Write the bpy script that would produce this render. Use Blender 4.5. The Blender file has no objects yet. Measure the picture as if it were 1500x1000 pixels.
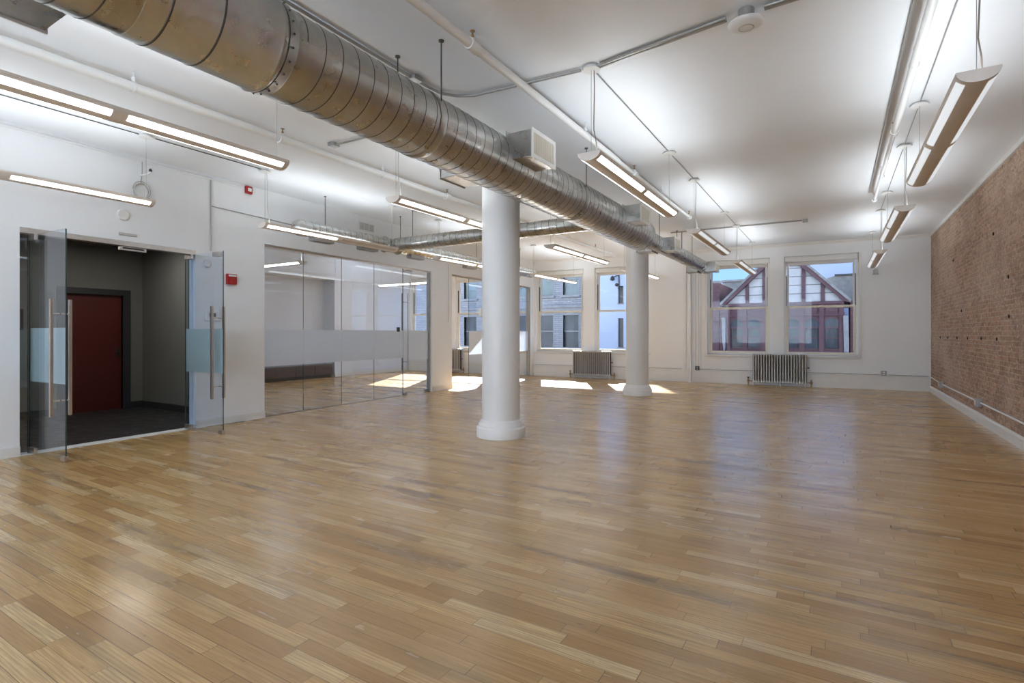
import bpy, bmesh, math, random
from mathutils import Vector, Matrix
R = math.radians
rnd = random.Random(7)
scene = bpy.context.scene
COL = scene.collection
CEIL = 3.77

# ------------------------------------------------------------------ mesh builder
class MB:
    def __init__(s):
        s.v, s.f, s.sm = [], [], []
    def add(s, verts, faces, smooth=False):
        o = len(s.v)
        s.v += [tuple(p) for p in verts]
        for f in faces:
            s.f.append([o + i for i in f]); s.sm.append(smooth)
        return s
    def box(s, x0, x1, y0, y1, z0, z1):
        if x0 > x1: x0, x1 = x1, x0
        if y0 > y1: y0, y1 = y1, y0
        if z0 > z1: z0, z1 = z1, z0
        p = [(x0,y0,z0),(x1,y0,z0),(x1,y1,z0),(x0,y1,z0),(x0,y0,z1),(x1,y0,z1),(x1,y1,z1),(x0,y1,z1)]
        return s.add(p, [(0,3,2,1),(4,5,6,7),(0,1,5,4),(1,2,6,5),(2,3,7,6),(3,0,4,7)])
    def tube(s, pts, r, n=10, caps=True, smooth=True):
        pts = [Vector(p) for p in pts]
        rr = r if isinstance(r, (list, tuple)) else [r]*len(pts)
        rings = []
        up = None
        for i, p in enumerate(pts):
            a = pts[max(i-1, 0)]; b = pts[min(i+1, len(pts)-1)]
            t = (b - a).normalized()
            if up is None:
                up = Vector((0,0,1)) if abs(t.z) < .9 else Vector((0,1,0))
            x = t.cross(up).normalized(); y = x.cross(t).normalized(); up = y
            rings.append([p + (x*math.cos(2*math.pi*k/n) + y*math.sin(2*math.pi*k/n))*rr[i] for k in range(n)])
        vs = [q for g in rings for q in g]
        fs = []
        for i in range(len(pts)-1):
            for k in range(n):
                k2 = (k+1) % n
                fs.append((i*n+k, i*n+k2, (i+1)*n+k2, (i+1)*n+k))
        s.add(vs, fs, smooth)
        if caps:
            s.add(rings[0], [tuple(reversed(range(n)))]); s.add(rings[-1], [tuple(range(n))])
        return s
    def lathe(s, prof, n=32, c=(0,0,0), axis='z', smooth=True, caps=True):
        vs = []
        for (r, h) in prof:
            for k in range(n):
                a = 2*math.pi*k/n
                u, w = r*math.cos(a), r*math.sin(a)
                q = {'z': (u, w, h), 'y': (u, h, w), 'x': (h, u, w)}[axis]
                vs.append((q[0]+c[0], q[1]+c[1], q[2]+c[2]))
        fs = []
        for i in range(len(prof)-1):
            for k in range(n):
                k2 = (k+1) % n
                f = (i*n+k, i*n+k2, (i+1)*n+k2, (i+1)*n+k)
                fs.append(f if axis != 'y' else f[::-1])
        s.add(vs, fs, smooth)
        if caps:
            m = len(prof)-1
            s.add(vs[:n], [tuple(range(n))]); s.add(vs[m*n:m*n+n], [tuple(range(n))])
        return s
    def prism(s, poly, y0, y1, axis='y', smooth=False):
        # poly in (a,b); extruded along axis: y -> (a, y, b); x -> (x, a, b); z -> (a, b, z)
        def q(a, b, t):
            return {'y': (a, t, b), 'x': (t, a, b), 'z': (a, b, t)}[axis]
        n = len(poly)
        vs = [q(a, b, y0) for a, b in poly] + [q(a, b, y1) for a, b in poly]
        s.add(vs, [(k, (k+1) % n, n+(k+1) % n, n+k) for k in range(n)], smooth)
        s.add(vs[:n], [tuple(reversed(range(n)))]); s.add(vs[n:], [tuple(range(n))])
        return s
    def sphere(s, c, r, n=12, sz=1.0):
        prof = []
        m = n//2
        for i in range(m+1):
            a = -math.pi/2 + math.pi*i/m
            prof.append((max(1e-4, r*math.cos(a)), r*sz*math.sin(a)))
        return s.lathe(prof, n, c)
    def strip(s, rows, smooth=True, closed=False):
        n = len(rows[0]); vs = [p for r in rows for p in r]; fs = []
        for i in range(len(rows)-1):
            for k in range(n if closed else n-1):
                k2 = (k+1) % n
                fs.append((i*n+k, i*n+k2, (i+1)*n+k2, (i+1)*n+k))
        return s.add(vs, fs, smooth)
    def build(s, name, mat, parent=None, loc=(0,0,0), rz=0.0, bevel=0.0, fix=True):
        me = bpy.data.meshes.new(name)
        me.from_pydata(s.v, [], s.f)
        me.polygons.foreach_set('use_smooth', s.sm)
        if fix:
            bm = bmesh.new(); bm.from_mesh(me)
            bmesh.ops.recalc_face_normals(bm, faces=bm.faces)
            bm.to_mesh(me); bm.free()
        me.materials.append(mat)
        o = bpy.data.objects.new(name, me); COL.objects.link(o)
        o.location = loc; o.rotation_euler = (0, 0, rz)
        if parent is not None: o.parent = parent
        if bevel:
            b = o.modifiers.new('bevel', 'BEVEL'); b.width = bevel; b.segments = 2; b.limit_method = 'ANGLE'; b.angle_limit = R(40)
        return o

def tag(o, label, cat, group=None, kind=None):
    o['label'] = label; o['category'] = cat
    if group: o['group'] = group
    if kind: o['kind'] = kind
    return o
def thing(name, label, cat, loc=(0,0,0), rz=0.0, group=None, kind=None):
    o = bpy.data.objects.new(name, None); COL.objects.link(o)
    o.location = loc; o.rotation_euler = (0,0,rz); o.empty_display_size = .1
    return tag(o, label, cat, group, kind)
def kids(o): return [c for c in bpy.data.objects if c.parent == o]
def dup(root, loc=None, rz=None, label=None, group=None):
    r = root.copy(); COL.objects.link(r)
    if loc is not None: r.location = loc
    if rz is not None: r.rotation_euler = (0,0,rz)
    if label: r['label'] = label
    if group: r['group'] = group
    for ch in kids(root):
        if ch == r: continue
        c = ch.copy(); COL.objects.link(c); c.parent = r
        for g in kids(ch):
            if g == c: continue
            d = g.copy(); COL.objects.link(d); d.parent = c
    return r

# ------------------------------------------------------------------ materials
class N:
    def __init__(s, name):
        s.m = bpy.data.materials.new(name); s.m.use_nodes = True
        s.t = s.m.node_tree; s.t.nodes.clear()
        s.out = s.t.nodes.new('ShaderNodeOutputMaterial')
    def n(s, typ, **kw):
        nd = s.t.nodes.new(typ)
        for k, v in kw.items(): setattr(nd, k, v)
        return nd
    def l(s, a, b): s.t.links.new(a, b)
    def put(s, sock, v):
        if isinstance(v, bpy.types.NodeSocket): s.l(v, sock)
        elif isinstance(v, (tuple, list)) and len(v) == 3 and sock.type == 'RGBA': sock.default_value = (*v, 1)
        else: sock.default_value = v
    def math(s, op, a, b=None, c=None, clamp=False):
        nd = s.n('ShaderNodeMath', operation=op); nd.use_clamp = clamp
        s.put(nd.inputs[0], a)
        if b is not None: s.put(nd.inputs[1], b)
        if c is not None: s.put(nd.inputs[2], c)
        return nd.outputs[0]
    def mix(s, f, a, b, mode='MIX'):
        nd = s.n('ShaderNodeMix', data_type='RGBA', blend_type=mode)
        s.put(nd.inputs[0], f); s.put(nd.inputs[6], a); s.put(nd.inputs[7], b)
        return nd.outputs[2]
    def ramp(s, f, stops, interp='LINEAR'):
        nd = s.n('ShaderNodeValToRGB'); cr = nd.color_ramp; cr.interpolation = interp
        while len(cr.elements) < len(stops): cr.elements.new(.5)
        for e, (p, c) in zip(cr.elements, stops):
            e.position = p; e.color = (*c, 1) if len(c) == 3 else c
        s.put(nd.inputs[0], f)
        return nd.outputs[0]
    def noise(s, vec, scale=5., detail=3., rough=.5):
        nd = s.n('ShaderNodeTexNoise')
        if vec is not None: s.l(vec, nd.inputs['Vector'])
        nd.inputs['Scale'].default_value = scale; nd.inputs['Detail'].default_value = detail; nd.inputs['Roughness'].default_value = rough
        return nd.outputs[0]
    def coord(s, which='Object'):
        return s.n('ShaderNodeTexCoord').outputs[which]
    def mapping(s, vec, scale=(1,1,1), rot=(0,0,0), loc=(0,0,0)):
        nd = s.n('ShaderNodeMapping'); s.l(vec, nd.inputs['Vector'])
        nd.inputs['Scale'].default_value = scale; nd.inputs['Rotation'].default_value = rot; nd.inputs['Location'].default_value = loc
        return nd.outputs[0]
    def bump(s, h, strength=.3, dist=.01):
        nd = s.n('ShaderNodeBump'); nd.inputs['Strength'].default_value = strength; nd.inputs['Distance'].default_value = dist
        s.l(h, nd.inputs['Height']); return nd.outputs[0]
    def pbr(s, color, rough=.5, metal=0., normal=None, spec=None, coat=0., coat_rough=.1):
        b = s.n('ShaderNodeBsdfPrincipled')
        s.put(b.inputs['Base Color'], color); s.put(b.inputs['Roughness'], rough); s.put(b.inputs['Metallic'], metal)
        if spec is not None: s.put(b.inputs['Specular IOR Level'], spec)
        if coat: b.inputs['Coat Weight'].default_value = coat; b.inputs['Coat Roughness'].default_value = coat_rough
        if normal is not None: s.l(normal, b.inputs['Normal'])
        s.l(b.outputs[0], s.out.inputs[0]); return s.m

def srgb(r, g, b):
    def f(c):
        c /= 255.
        return c/12.92 if c <= .04045 else ((c+.055)/1.055)**2.4
    return (f(r), f(g), f(b))
def paint(name, rgb, rough=.55, var=.04, scale=3., bumpy=.0, metal=0., spec=None):
    k = N(name); co = k.coord()
    nz = k.noise(co, scale, 4., .6)
    c = k.ramp(nz, [(.3, tuple(x*(1-var) for x in rgb)), (.7, tuple(min(1, x*(1+var)) for x in rgb))])
    nm = None
    if bumpy: nm = k.bump(k.noise(co, scale*12, 4., .6), bumpy, .004)
    return k.pbr(c, rough, metal, nm, spec)

M = {}
M['wall'] = paint('white_wall_paint', (.85,.855,.855), .55, .015, 1.5, .08)
M['ceiling'] = paint('white_ceiling_paint', (.86,.88,.90), .6, .02, .8, .1)
M['daylight_tint_wall'] = paint('white_paint_daylight_tint', (.76,.80,.88), .55, .015, 1.5, .08)  # white walls with the bluish daylight cast mixed into the colour
M['trim'] = paint('white_gloss_trim', (.80,.785,.75), .35, .02, 4.)
M['column'] = paint('column_paint', (.79,.775,.75), .42, .02, 2., .05)
M['pipe_white'] = paint('white_pipe_paint', (.85,.85,.84), .4, .02, 5.)
M['plastic'] = paint('white_plastic', (.80,.79,.76), .4, .01, 9.)
M['cream'] = paint('cream_sash_paint', (.78,.72,.60), .4, .03, 6.)
M['dark_wall'] = paint('grey_vestibule_paint', (.17,.17,.155), .6, .03, 2., .05)
M['dark_trim'] = paint('charcoal_trim', (.028,.031,.033), .45, .05, 3.)
M['red_door'] = paint('dark_red_door_paint', (.085,.009,.006), .45, .08, 2.)
M['alarm_red'] = paint('alarm_red_plastic', srgb(170,30,30), .35, .03, 9.)
M['brass'] = paint('tarnished_brass', (.35,.24,.12), .4, .2, 30., metal=.8)
M['black'] = paint('black_plastic', (.02,.02,.02), .4, .1, 9.)
M['void'] = paint('dark_hole', (.008,.007,.006), .9, .1, 9.)
M['steel'] = paint('brushed_stainless', (.62,.58,.55), .32, .06, 20., metal=1.)
M['conduit'] = paint('grey_conduit_metal', (.40,.39,.37), .4, .06, 12., metal=.55)
M['cord'] = paint('cord_white', (.7,.68,.64), .5, .03, 9.)
M['cord_brown'] = paint('cord_brown', (.34,.28,.23), .5, .05, 9.)
M['fixture'] = paint('fixture_taupe_metal', (.78,.71,.63), .45, .04, 6., metal=.0)
M['radiator'] = paint('radiator_silver_paint', (.60,.59,.57), .38, .08, 14., .05, metal=.35)
M['iron'] = paint('radiator_gap_shade', (.075,.07,.068), .7, .15, 12.)  # dark tone standing for the shade between radiator columns
M['cabinet'] = paint('dark_brown_laminate', (.085,.06,.055), .35, .12, 8.)

def metal_duct():
    k = N('galvanised_duct'); co = k.coord()
    v = k.n('ShaderNodeTexVoronoi'); v.inputs['Scale'].default_value = 26.; k.l(co, v.inputs['Vector'])
    big = k.noise(co, 2.2, 5., .6)
    c = k.mix(.07, k.ramp(big, [(.25, (.40,.39,.36)), (.55, (.54,.535,.51)), (.8, (.64,.64,.62))]), v.outputs['Color'], 'SOFT_LIGHT')
    spots = k.ramp(k.noise(co, 7., 6., .7), [(.5, (1,1,1)), (.85, (.8,.77,.72))])
    c = k.mix(.35, c, spots, 'MULTIPLY')
    rg = k.ramp(k.noise(co, 9., 4.), [(.3, (.24,)*3), (.7, (.38,)*3)])
    nm = k.bump(k.noise(k.mapping(co, (1.5,6,1.5)), 2.5, 2.), .10, .02)
    return k.pbr(c, rg, 1., nm)
M['duct'] = metal_duct()
M['seam'] = paint('duct_seam_metal', (.10,.095,.085), .5, .15, 12., metal=.6)

def mat_lens(name, strength, col=(.84,.925,1)):
    k = N(name)
    lp = k.noise(k.mapping(k.coord(), (6, .6, 6)), 3., 2.)
    e = k.n('ShaderNodeEmission'); k.put(e.inputs[0], k.ramp(lp, [(.3, tuple(c*.93 for c in col)), (.7, col)])); e.inputs[1].default_value = strength
    d = k.n('ShaderNodeBsdfDiffuse'); d.inputs[0].default_value = (.7,.68,.64,1)
    a = k.n('ShaderNodeAddShader'); k.l(e.outputs[0], a.inputs[0]); k.l(d.outputs[0], a.inputs[1])
    k.l(a.outputs[0], k.out.inputs[0]); return k.m
UP = 4.6
M['lens'] = mat_lens('lit_lens', 2.3)
M['fill_panel'] = mat_lens('fill_panel_glow', 6.5, (1,.95,.88))
M['lens_room'] = mat_lens('lit_lens_room', 5.0)
M['lens_dim'] = mat_lens('lit_lens_low', .36)
M['lens_off'] = paint('unlit_lens', (.62,.55,.48), .4, .02, 4.)
M['uplight'] = mat_lens('uplight_panel', UP)
M['uplight_bright'] = mat_lens('bright_uplight_panel', UP*3.0)

def mat_glass(name, tint, refl=1.0):
    k = N(name)
    tr = k.n('ShaderNodeBsdfTransparent'); tr.inputs[0].default_value = (*tint, 1)
    gl = k.n('ShaderNodeBsdfGlossy'); gl.inputs['Roughness'].default_value = .0; gl.inputs[0].default_value = (1,1,1,1)
    lw = k.n('ShaderNodeLayerWeight'); lw.inputs[0].default_value = .5
    f = k.math('MULTIPLY_ADD', k.math('POWER', lw.outputs['Facing'], 5.), .96*refl, .04*refl, clamp=True)
    # dust and cleaning smears keep the pane from being perfectly even
    sm = k.noise(k.mapping(k.coord(), (1,1,.4)), 1.7, 3.)
    f = k.math('ADD', f, k.math('MULTIPLY', sm, .006))
    mx = k.n('ShaderNodeMixShader'); k.l(f, mx.inputs[0]); k.l(tr.outputs[0], mx.inputs[1]); k.l(gl.outputs[0], mx.inputs[2])
    k.l(mx.outputs[0], k.out.inputs[0]); return k.m
M['pane'] = mat_glass('window_glass', (.97,.98,.985), .2)
M['glass'] = mat_glass('partition_glass', (.91,.948,.99))
M['glass_edge'] = paint('glass_edge', (.05,.085,.08), .15, .1, 9.)
def mat_frost(name, col, trans):
    k = N(name)
    tr = k.n('ShaderNodeBsdfTransparent')
    d = k.n('ShaderNodeBsdfDiffuse'); d.inputs[0].default_value = (*col, 1)
    tl = k.n('ShaderNodeBsdfTranslucent'); tl.inputs[0].default_value = (*col, 1)
    m1 = k.n('ShaderNodeMixShader'); m1.inputs[0].default_value = .5; k.l(d.outputs[0], m1.inputs[1]); k.l(tl.outputs[0], m1.inputs[2])
    f = k.math('ADD', trans, k.math('MULTIPLY', k.noise(k.coord(), 2., 2.), .03))
    m2 = k.n('ShaderNodeMixShader'); k.l(f, m2.inputs[0]); k.l(m1.outputs[0], m2.inputs[1]); k.l(tr.outputs[0], m2.inputs[2])
    k.l(m2.outputs[0], k.out.inputs[0]); return k.m
M['frost'] = mat_frost('frosted_film', (.86,.90,.96), .07)
M['frost_door'] = mat_frost('frosted_film_green', (.66,.76,.74), .15)

def wood_floor():
    k = N('oak_strip_floor'); co = k.coord()
    sep = k.n('ShaderNodeSeparateXYZ'); k.l(co, sep.inputs[0]); x, y = sep.outputs[0], sep.outputs[1]
    W = .0805
    yw = k.math('DIVIDE', y, W); row = k.math('FLOOR', yw); fy = k.math('FRACT', yw)
    w1 = k.n('ShaderNodeTexWhiteNoise', noise_dimensions='1D'); k.l(row, w1.inputs['W'])
    r1 = w1.outputs['Value']
    ln = k.math('MULTIPLY_ADD', r1, .6, .45)
    # board lengths inside one row vary too: warp x a little before cutting
    n1 = k.n('ShaderNodeTexNoise', noise_dimensions='2D'); cb = k.n('ShaderNodeCombineXYZ'); k.l(k.math('MULTIPLY', x, .7), cb.inputs[0]); k.l(k.math('MULTIPLY', row, 3.17), cb.inputs[1]); k.l(cb.outputs[0], n1.inputs['Vector']); n1.inputs['Scale'].default_value = 1.; n1.inputs['Detail'].default_value = 0.
    xw = k.math('ADD', x, k.math('MULTIPLY', n1.outputs[0], .8))
    xs = k.math('ADD', k.math('DIVIDE', xw, ln), k.math('MULTIPLY', r1, 37.))
    colm = k.math('FLOOR', xs); fx = k.math('FRACT', xs)
    cb2 = k.n('ShaderNodeCombineXYZ'); k.l(row, cb2.inputs[0]); k.l(colm, cb2.inputs[1])
    w2 = k.n('ShaderNodeTexWhiteNoise', noise_dimensions='2D'); k.l(cb2.outputs[0], w2.inputs['Vector'])
    v = w2.outputs['Value']
    sc = k.n('ShaderNodeSeparateColor'); k.l(w2.outputs['Color'], sc.inputs[0])
    base = k.ramp(v, [(0, srgb(176,134,82)), (.2, srgb(195,154,98)), (.5, srgb(210,170,110)), (.78, srgb(219,181,122)), (.93, srgb(229,195,140)), (1, srgb(238,209,160))])
    # grain: long streaks along the board, different on every board
    gv = k.n('ShaderNodeCombineXYZ'); k.l(k.math('MULTIPLY', x, 1.6), gv.inputs[0]); k.l(k.math('MULTIPLY', y, 34.), gv.inputs[1]); k.l(k.math('MULTIPLY', v, 91.), gv.inputs[2])
    g = k.noise(gv.outputs[0], 2.2, 5., .62)
    base = k.mix(k.math('MULTIPLY', k.ramp(g, [(.34, (1,1,1)), (.62, (0,0,0))]), .45), base, srgb(128,94,56))
    gf = k.n('ShaderNodeCombineXYZ'); k.l(k.math('MULTIPLY', x, 3.), gf.inputs[0]); k.l(k.math('MULTIPLY', y, 150.), gf.inputs[1]); k.l(k.math('MULTIPLY', v, 31.), gf.inputs[2])
    base = k.mix(k.math('MULTIPLY', k.ramp(k.noise(gf.outputs[0], 1.6, 3., .6), [(.40, (1,1,1)), (.56, (0,0,0))]), .3), base, srgb(140,102,60))
    # cathedral figure on some boards
    wv = k.n('ShaderNodeTexWave', wave_type='BANDS', bands_direction='Y'); 
    wc = k.n('ShaderNodeCombineXYZ'); k.l(k.math('MULTIPLY', x, .9), wc.inputs[0]); k.l(k.math('MULTIPLY', y, 16.), wc.inputs[1]); k.l(k.math('MULTIPLY', v, 53.), wc.inputs[2]); k.l(wc.outputs[0], wv.inputs['Vector'])
    wv.inputs['Scale'].default_value = 1.2; wv.inputs['Distortion'].default_value = 9.; wv.inputs['Detail'].default_value = 2.; wv.inputs['Detail Scale'].default_value = .8
    fig = k.math('MULTIPLY', k.math('MULTIPLY', k.ramp(wv.outputs[0], [(.1, (1,1,1)), (.35, (0,0,0))]), k.math('GREATER_THAN', sc.outputs[0], .5)), .3)
    base = k.mix(fig, base, srgb(120,80,40))
    # foot-worn grey traffic streaks and darker spots
    st = k.noise(k.mapping(co, (.34, 4.2, 1)), 1.25, 4., .6)
    sm = k.math('MULTIPLY', k.ramp(st, [(.50, (0,0,0)), (.68, (1,1,1))]), k.math('MULTIPLY_ADD', sc.outputs[1], .85, .15))
    base = k.mix(k.math('MULTIPLY', sm, .72), base, srgb(98,84,66))
    sp = k.noise(k.mapping(co, (5., 11., 1)), 1.6, 4., .65)
    base = k.mix(k.math('MULTIPLY', k.ramp(sp, [(.64, (0,0,0)), (.76, (1,1,1))]), .6), base, srgb(70,52,34))
    # warm patina near the left entrance where the old finish survives
    pat = k.noise(k.mapping(co, (.3, .5, 1), loc=(1.1,.2,0)), 1., 3.)
    base = k.mix(k.math('MULTIPLY', k.ramp(pat, [(.42, (0,0,0)), (.72, (1,1,1))]), .35), base, srgb(194,150,88))
    seam_y = k.math('ADD', k.math('LESS_THAN', fy, .022), k.math('GREATER_THAN', fy, .982), clamp=True)
    seam_x = k.math('LESS_THAN', k.math('MULTIPLY', fx, ln), .0028)
    seam = k.math('MAXIMUM', k.math('MULTIPLY', seam_y, k.math('MULTIPLY_ADD', r1, .6, .4)), k.math('MULTIPLY', seam_x, .8))
    base = k.mix(k.math('MULTIPLY', seam, .8), base, srgb(52,34,18))
    tilt = k.math('MULTIPLY', fy, k.math('SUBTRACT', sc.outputs[2], .5))
    cup = k.math('MULTIPLY', k.math('POWER', k.math('SUBTRACT', fy, .5), 2.), .9)
    h = k.math('ADD', k.math('ADD', tilt, cup), k.math('ADD', k.math('MULTIPLY', seam, -.6), k.math('MULTIPLY', g, .07)))
    wav = k.noise(k.mapping(co, (.8, 2.4, 1)), 1.2, 2.)
    h = k.math('ADD', h, k.math('MULTIPLY', wav, .2))
    nm = k.bump(h, .34, .0012)
    rg = k.math('ADD', k.ramp(k.noise(k.mapping(co, (.8,2.,1)), 2., 4.), [(.3, (.20,)*3), (.7, (.27,)*3)]), k.math('MULTIPLY', sm, .08))
    return k.pbr(base, rg, 0., nm, spec=.8)
M['floor'] = wood_floor()

def brick():
    k = N('old_brick'); co = k.coord()
    vec = k.n('ShaderNodeCombineXYZ'); sep = k.n('ShaderNodeSeparateXYZ'); k.l(co, sep.inputs[0])
    wob = k.noise(co, 3.2, 2.)
    k.l(sep.outputs[1], vec.inputs[0]); k.l(k.math('ADD', sep.outputs[2], k.math('MULTIPLY', wob, .012)), vec.inputs[1])
    b = k.n('ShaderNodeTexBrick'); k.l(vec.outputs[0], b.inputs['Vector'])
    b.inputs['Scale'].default_value = 1.; b.inputs['Brick Width'].default_value = .205; b.inputs['Row Height'].default_value = .0685
    b.inputs['Mortar Size'].default_value = .0075; b.inputs['Mortar Smooth'].default_value = .35; b.inputs['Bias'].default_value = -.1
    b.inputs['Color1'].default_value = (*srgb(186,148,124), 1); b.inputs['Color2'].default_value = (*srgb(150,116,98), 1); b.inputs['Mortar'].default_value = (*srgb(190,172,152), 1)
    c = b.outputs['Color']
    big = k.noise(k.mapping(co, (1,.55,1)), .9, 5., .6)
    c = k.mix(k.math('MULTIPLY', k.ramp(big, [(.42, (0,0,0)), (.62, (1,1,1))]), .45), c, srgb(204,184,166))
    c = k.mix(k.math('MULTIPLY', k.ramp(k.noise(co, 1.4, 4.), [(.48, (0,0,0)), (.68, (1,1,1))]), .4), c, srgb(140,113,101))
    chip = k.noise(k.mapping(co, (1,1,2.2)), 13., 4., .7)
    c = k.mix(k.math('MULTIPLY', k.ramp(chip, [(.53, (0,0,0)), (.64, (1,1,1))]), .75), c, srgb(216,192,170))
    c = k.mix(k.math('MULTIPLY', k.ramp(k.noise(co, 17., 3., .6), [(.30, (1,1,1)), (.44, (0,0,0))]), .65), c, srgb(84,58,48))
    hh = k.math('ADD', k.math('MULTIPLY', b.outputs['Fac'], -1.), k.math('MULTIPLY', chip, .8))
    nm = k.bump(hh, .6, .012)
    return k.pbr(c, .85, 0., nm, spec=.25)
M['brick'] = brick()

def facade(name, bw, bh, c1, c2, mort, msize=.012, rough=.85, streak=None):
    k = N(name); co = k.coord()
    sep = k.n('ShaderNodeSeparateXYZ'); k.l(co, sep.inputs[0])
    vec = k.n('ShaderNodeCombineXYZ'); k.l(k.math('ADD', sep.outputs[0], sep.outputs[1]), vec.inputs[0]); k.l(sep.outputs[2], vec.inputs[1])
    b = k.n('ShaderNodeTexBrick'); k.l(vec.outputs[0], b.inputs['Vector'])
    b.inputs['Scale'].default_value = 1.; b.inputs['Brick Width'].default_value = bw; b.inputs['Row Height'].default_value = bh; b.inputs['Mortar Size'].default_value = msize
    b.inputs['Color1'].default_value = (*c1,1); b.inputs['Color2'].default_value = (*c2,1); b.inputs['Mortar'].default_value = (*mort,1)
    c = k.mix(.25, b.outputs['Color'], k.ramp(k.noise(co, 1.1, 6., .65), [(.3, (.45,.45,.45)), (.7, (1,1,1))]), 'MULTIPLY')
    return k.pbr(c, rough, 0., k.bump(k.math('MULTIPLY', b.outputs['Fac'], -1.), .4, .02), spec=.2)
M['stone'] = facade('grey_limestone_blocks', .5, .13, srgb(164,166,170), srgb(148,151,158), srgb(112,115,122))
M['stone_trim'] = paint('limestone_trim', srgb(146,147,150), .8, .15, 3., .1)
M['purple_brick'] = facade('maroon_brick', .24, .08, srgb(116,84,88), srgb(94,68,76), srgb(110,94,98), .01)
M['maroon'] = paint('maroon_timber_paint', srgb(92,66,74), .7, .14, 3., .1)
M['stucco'] = paint('pale_stucco', srgb(188,190,192), .85, .08, 1.6, .1)
M['stucco_line'] = paint('stucco_joint', srgb(110,108,112), .8, .1, 3.)
M['slate'] = paint('weathered_slate', srgb(134,134,132), .8, .22, 4., .2)
M['blue_wall'] = paint('pale_blue_painted_wall', srgb(180,192,214), .8, .03, .8, .05)
M['yellow_wall'] = facade('yellow_brick_building', .24, .08, srgb(232,212,160), srgb(222,200,146), srgb(214,200,160), .008)
M['orange_wall'] = facade('orange_brick_building', .24, .08, srgb(222,160,104), srgb(206,140,90), srgb(200,160,120), .008)
M['white_build'] = paint('white_rendered_wall', srgb(236,240,244), .8, .03, 1.)
M['far_glass'] = paint('dark_window_glass', (.06,.075,.09), .15, .35, 1.3, spec=.3)
M['far_glass_green'] = paint('greenish_window_glass', (.20,.26,.265), .15, .25, .9, spec=.3)
M['own_facade'] = facade('buff_brick_outer_face', .24, .08, srgb(206,208,212), srgb(194,198,204), srgb(186,188,192), .01)
M['bounce_wall'] = paint('pale_blue_bounce_wall', srgb(222,234,248), .85, .04, .6)
M['asphalt'] = paint('asphalt', (.10,.10,.105), .9, .1, 2.)
def leaf_mat():
    k = N('tree_leaves'); c = k.ramp(k.noise(k.coord(), 9., 4.), [(.3, (.03,.055,.02)), (.7, (.10,.14,.05))]); return k.pbr(c, .8)
M['leaf'] = leaf_mat()
def tile():
    k = N('charcoal_floor_tile'); co = k.coord()
    b = k.n('ShaderNodeTexBrick'); k.l(k.mapping(co, rot=(0,0,R(90))), b.inputs['Vector']); b.inputs['Scale'].default_value = 1.
    b.inputs['Brick Width'].default_value = 1.2; b.inputs['Row Height'].default_value = .3; b.inputs['Mortar Size'].default_value = .004
    b.inputs['Color1'].default_value = (.030,.030,.031,1); b.inputs['Color2'].default_value = (.024,.024,.026,1); b.inputs['Mortar'].default_value = (.09,.085,.08,1)
    return k.pbr(b.outputs[0], k.ramp(k.noise(co, 6., 4.), [(.3, (.3,)*3), (.7, (.5,)*3)]), 0.)
M['tile'] = tile()

# ------------------------------------------------------------------ frames of the two skewed walls
BE = math.atan(.06); BO = (1.95, 16.1, 0)       # window wall: local x along it, local -y into the room
GA = math.atan(.045); LO = (-8.0, 3.6, 0)       # partition wall: local y along it, local +x into the room
def BP(s, off, z):
    return (BO[0] + s*math.cos(BE) + off*math.sin(BE), BO[1] + s*math.sin(BE) - off*math.cos(BE), z)
def LP(s, off, z):
    return (LO[0] - s*math.sin(GA) + off*math.cos(GA), LO[1] + s*math.cos(GA) + off*math.sin(GA), z)

def holed(mb, a0, a1, z0, z1, holes, put):
    """wall as cells around rectangular holes (a0,a1,z0,z1)"""
    A = sorted({a0, a1} | {h[0] for h in holes} | {h[1] for h in holes})
    for i in range(len(A)-1):
        p, q = A[i], A[i+1]; mid = (p+q)/2
        hs = sorted([(h[2], h[3]) for h in holes if h[0] < mid < h[1]])
        z = z0
        for (c, d) in hs:
            if c > z + 1e-6: put(mb, p, q, z, c)
            z = d
        if z < z1 - 1e-6: put(mb, p, q, z, z1)
    return mb
def struct(o, label, cat):
    o['label'] = label
    return tag(o, label, cat, kind='structure')

# ------------------------------------------------------------------ room shell
fl = MB().box(-14.4, 1.95, -3.2, 16.1, -.12, 0)
struct(fl.build('floor', M['floor']), 'worn oak strip floor running through the loft and the glass walled room', 'floor')
ce = MB().box(-14.4, 2.05, -3.2, 16.5, CEIL, CEIL+.15)
struct(ce.build('ceiling', M['ceiling']), 'white painted plaster ceiling over the whole loft', 'ceiling')

WIN = [(-15.62,-14.02), (-13.62,-12.02), (-11.78,-10.72), (-10.41,-8.77), (-8.40,-6.72), (-5.06,-3.47), (-3.13,-1.45)]
WZ0, WZ1 = .80, 3.43
w = holed(MB(), -16.6, .3, -.1, CEIL+.1, [(a,b,WZ0,WZ1) for a,b in WIN], lambda m,p,q,c,d: m.box(p,q,0,.32,c,d))
struct(w.build('wall_back', M['wall'], None, BO, BE), 'white plaster window wall at the far end of the loft', 'wall')
struct(MB().box(1.95, 2.2, -3.2, 16.6, -.1, 3.70).build('wall_right', M['brick']), 'exposed old brick party wall on the right', 'wall')
struct(MB().box(1.925, 2.2, -3.2, 16.6, 3.70, CEIL).build('trim_1', M['trim']), 'white cornice strip between the brick wall and the ceiling', 'trim')
FW_ = [(-7.4,-5.5), (-5.2,-3.3), (-2.9,-1.0), (-.7,1.2)]  # window openings added out of view to let fill daylight in
fw_ = holed(MB(), -8.3, 2.1, -.1, CEIL+.1, [(a,b,.75,3.45) for a,b in FW_], lambda m,p,q,c,d: m.box(p,q,-3.45,-3.2,c,d))
struct(fw_.build('wall_front', M['wall']), 'unseen white wall behind the photographer, openings added for daylight fill', 'wall')
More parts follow.
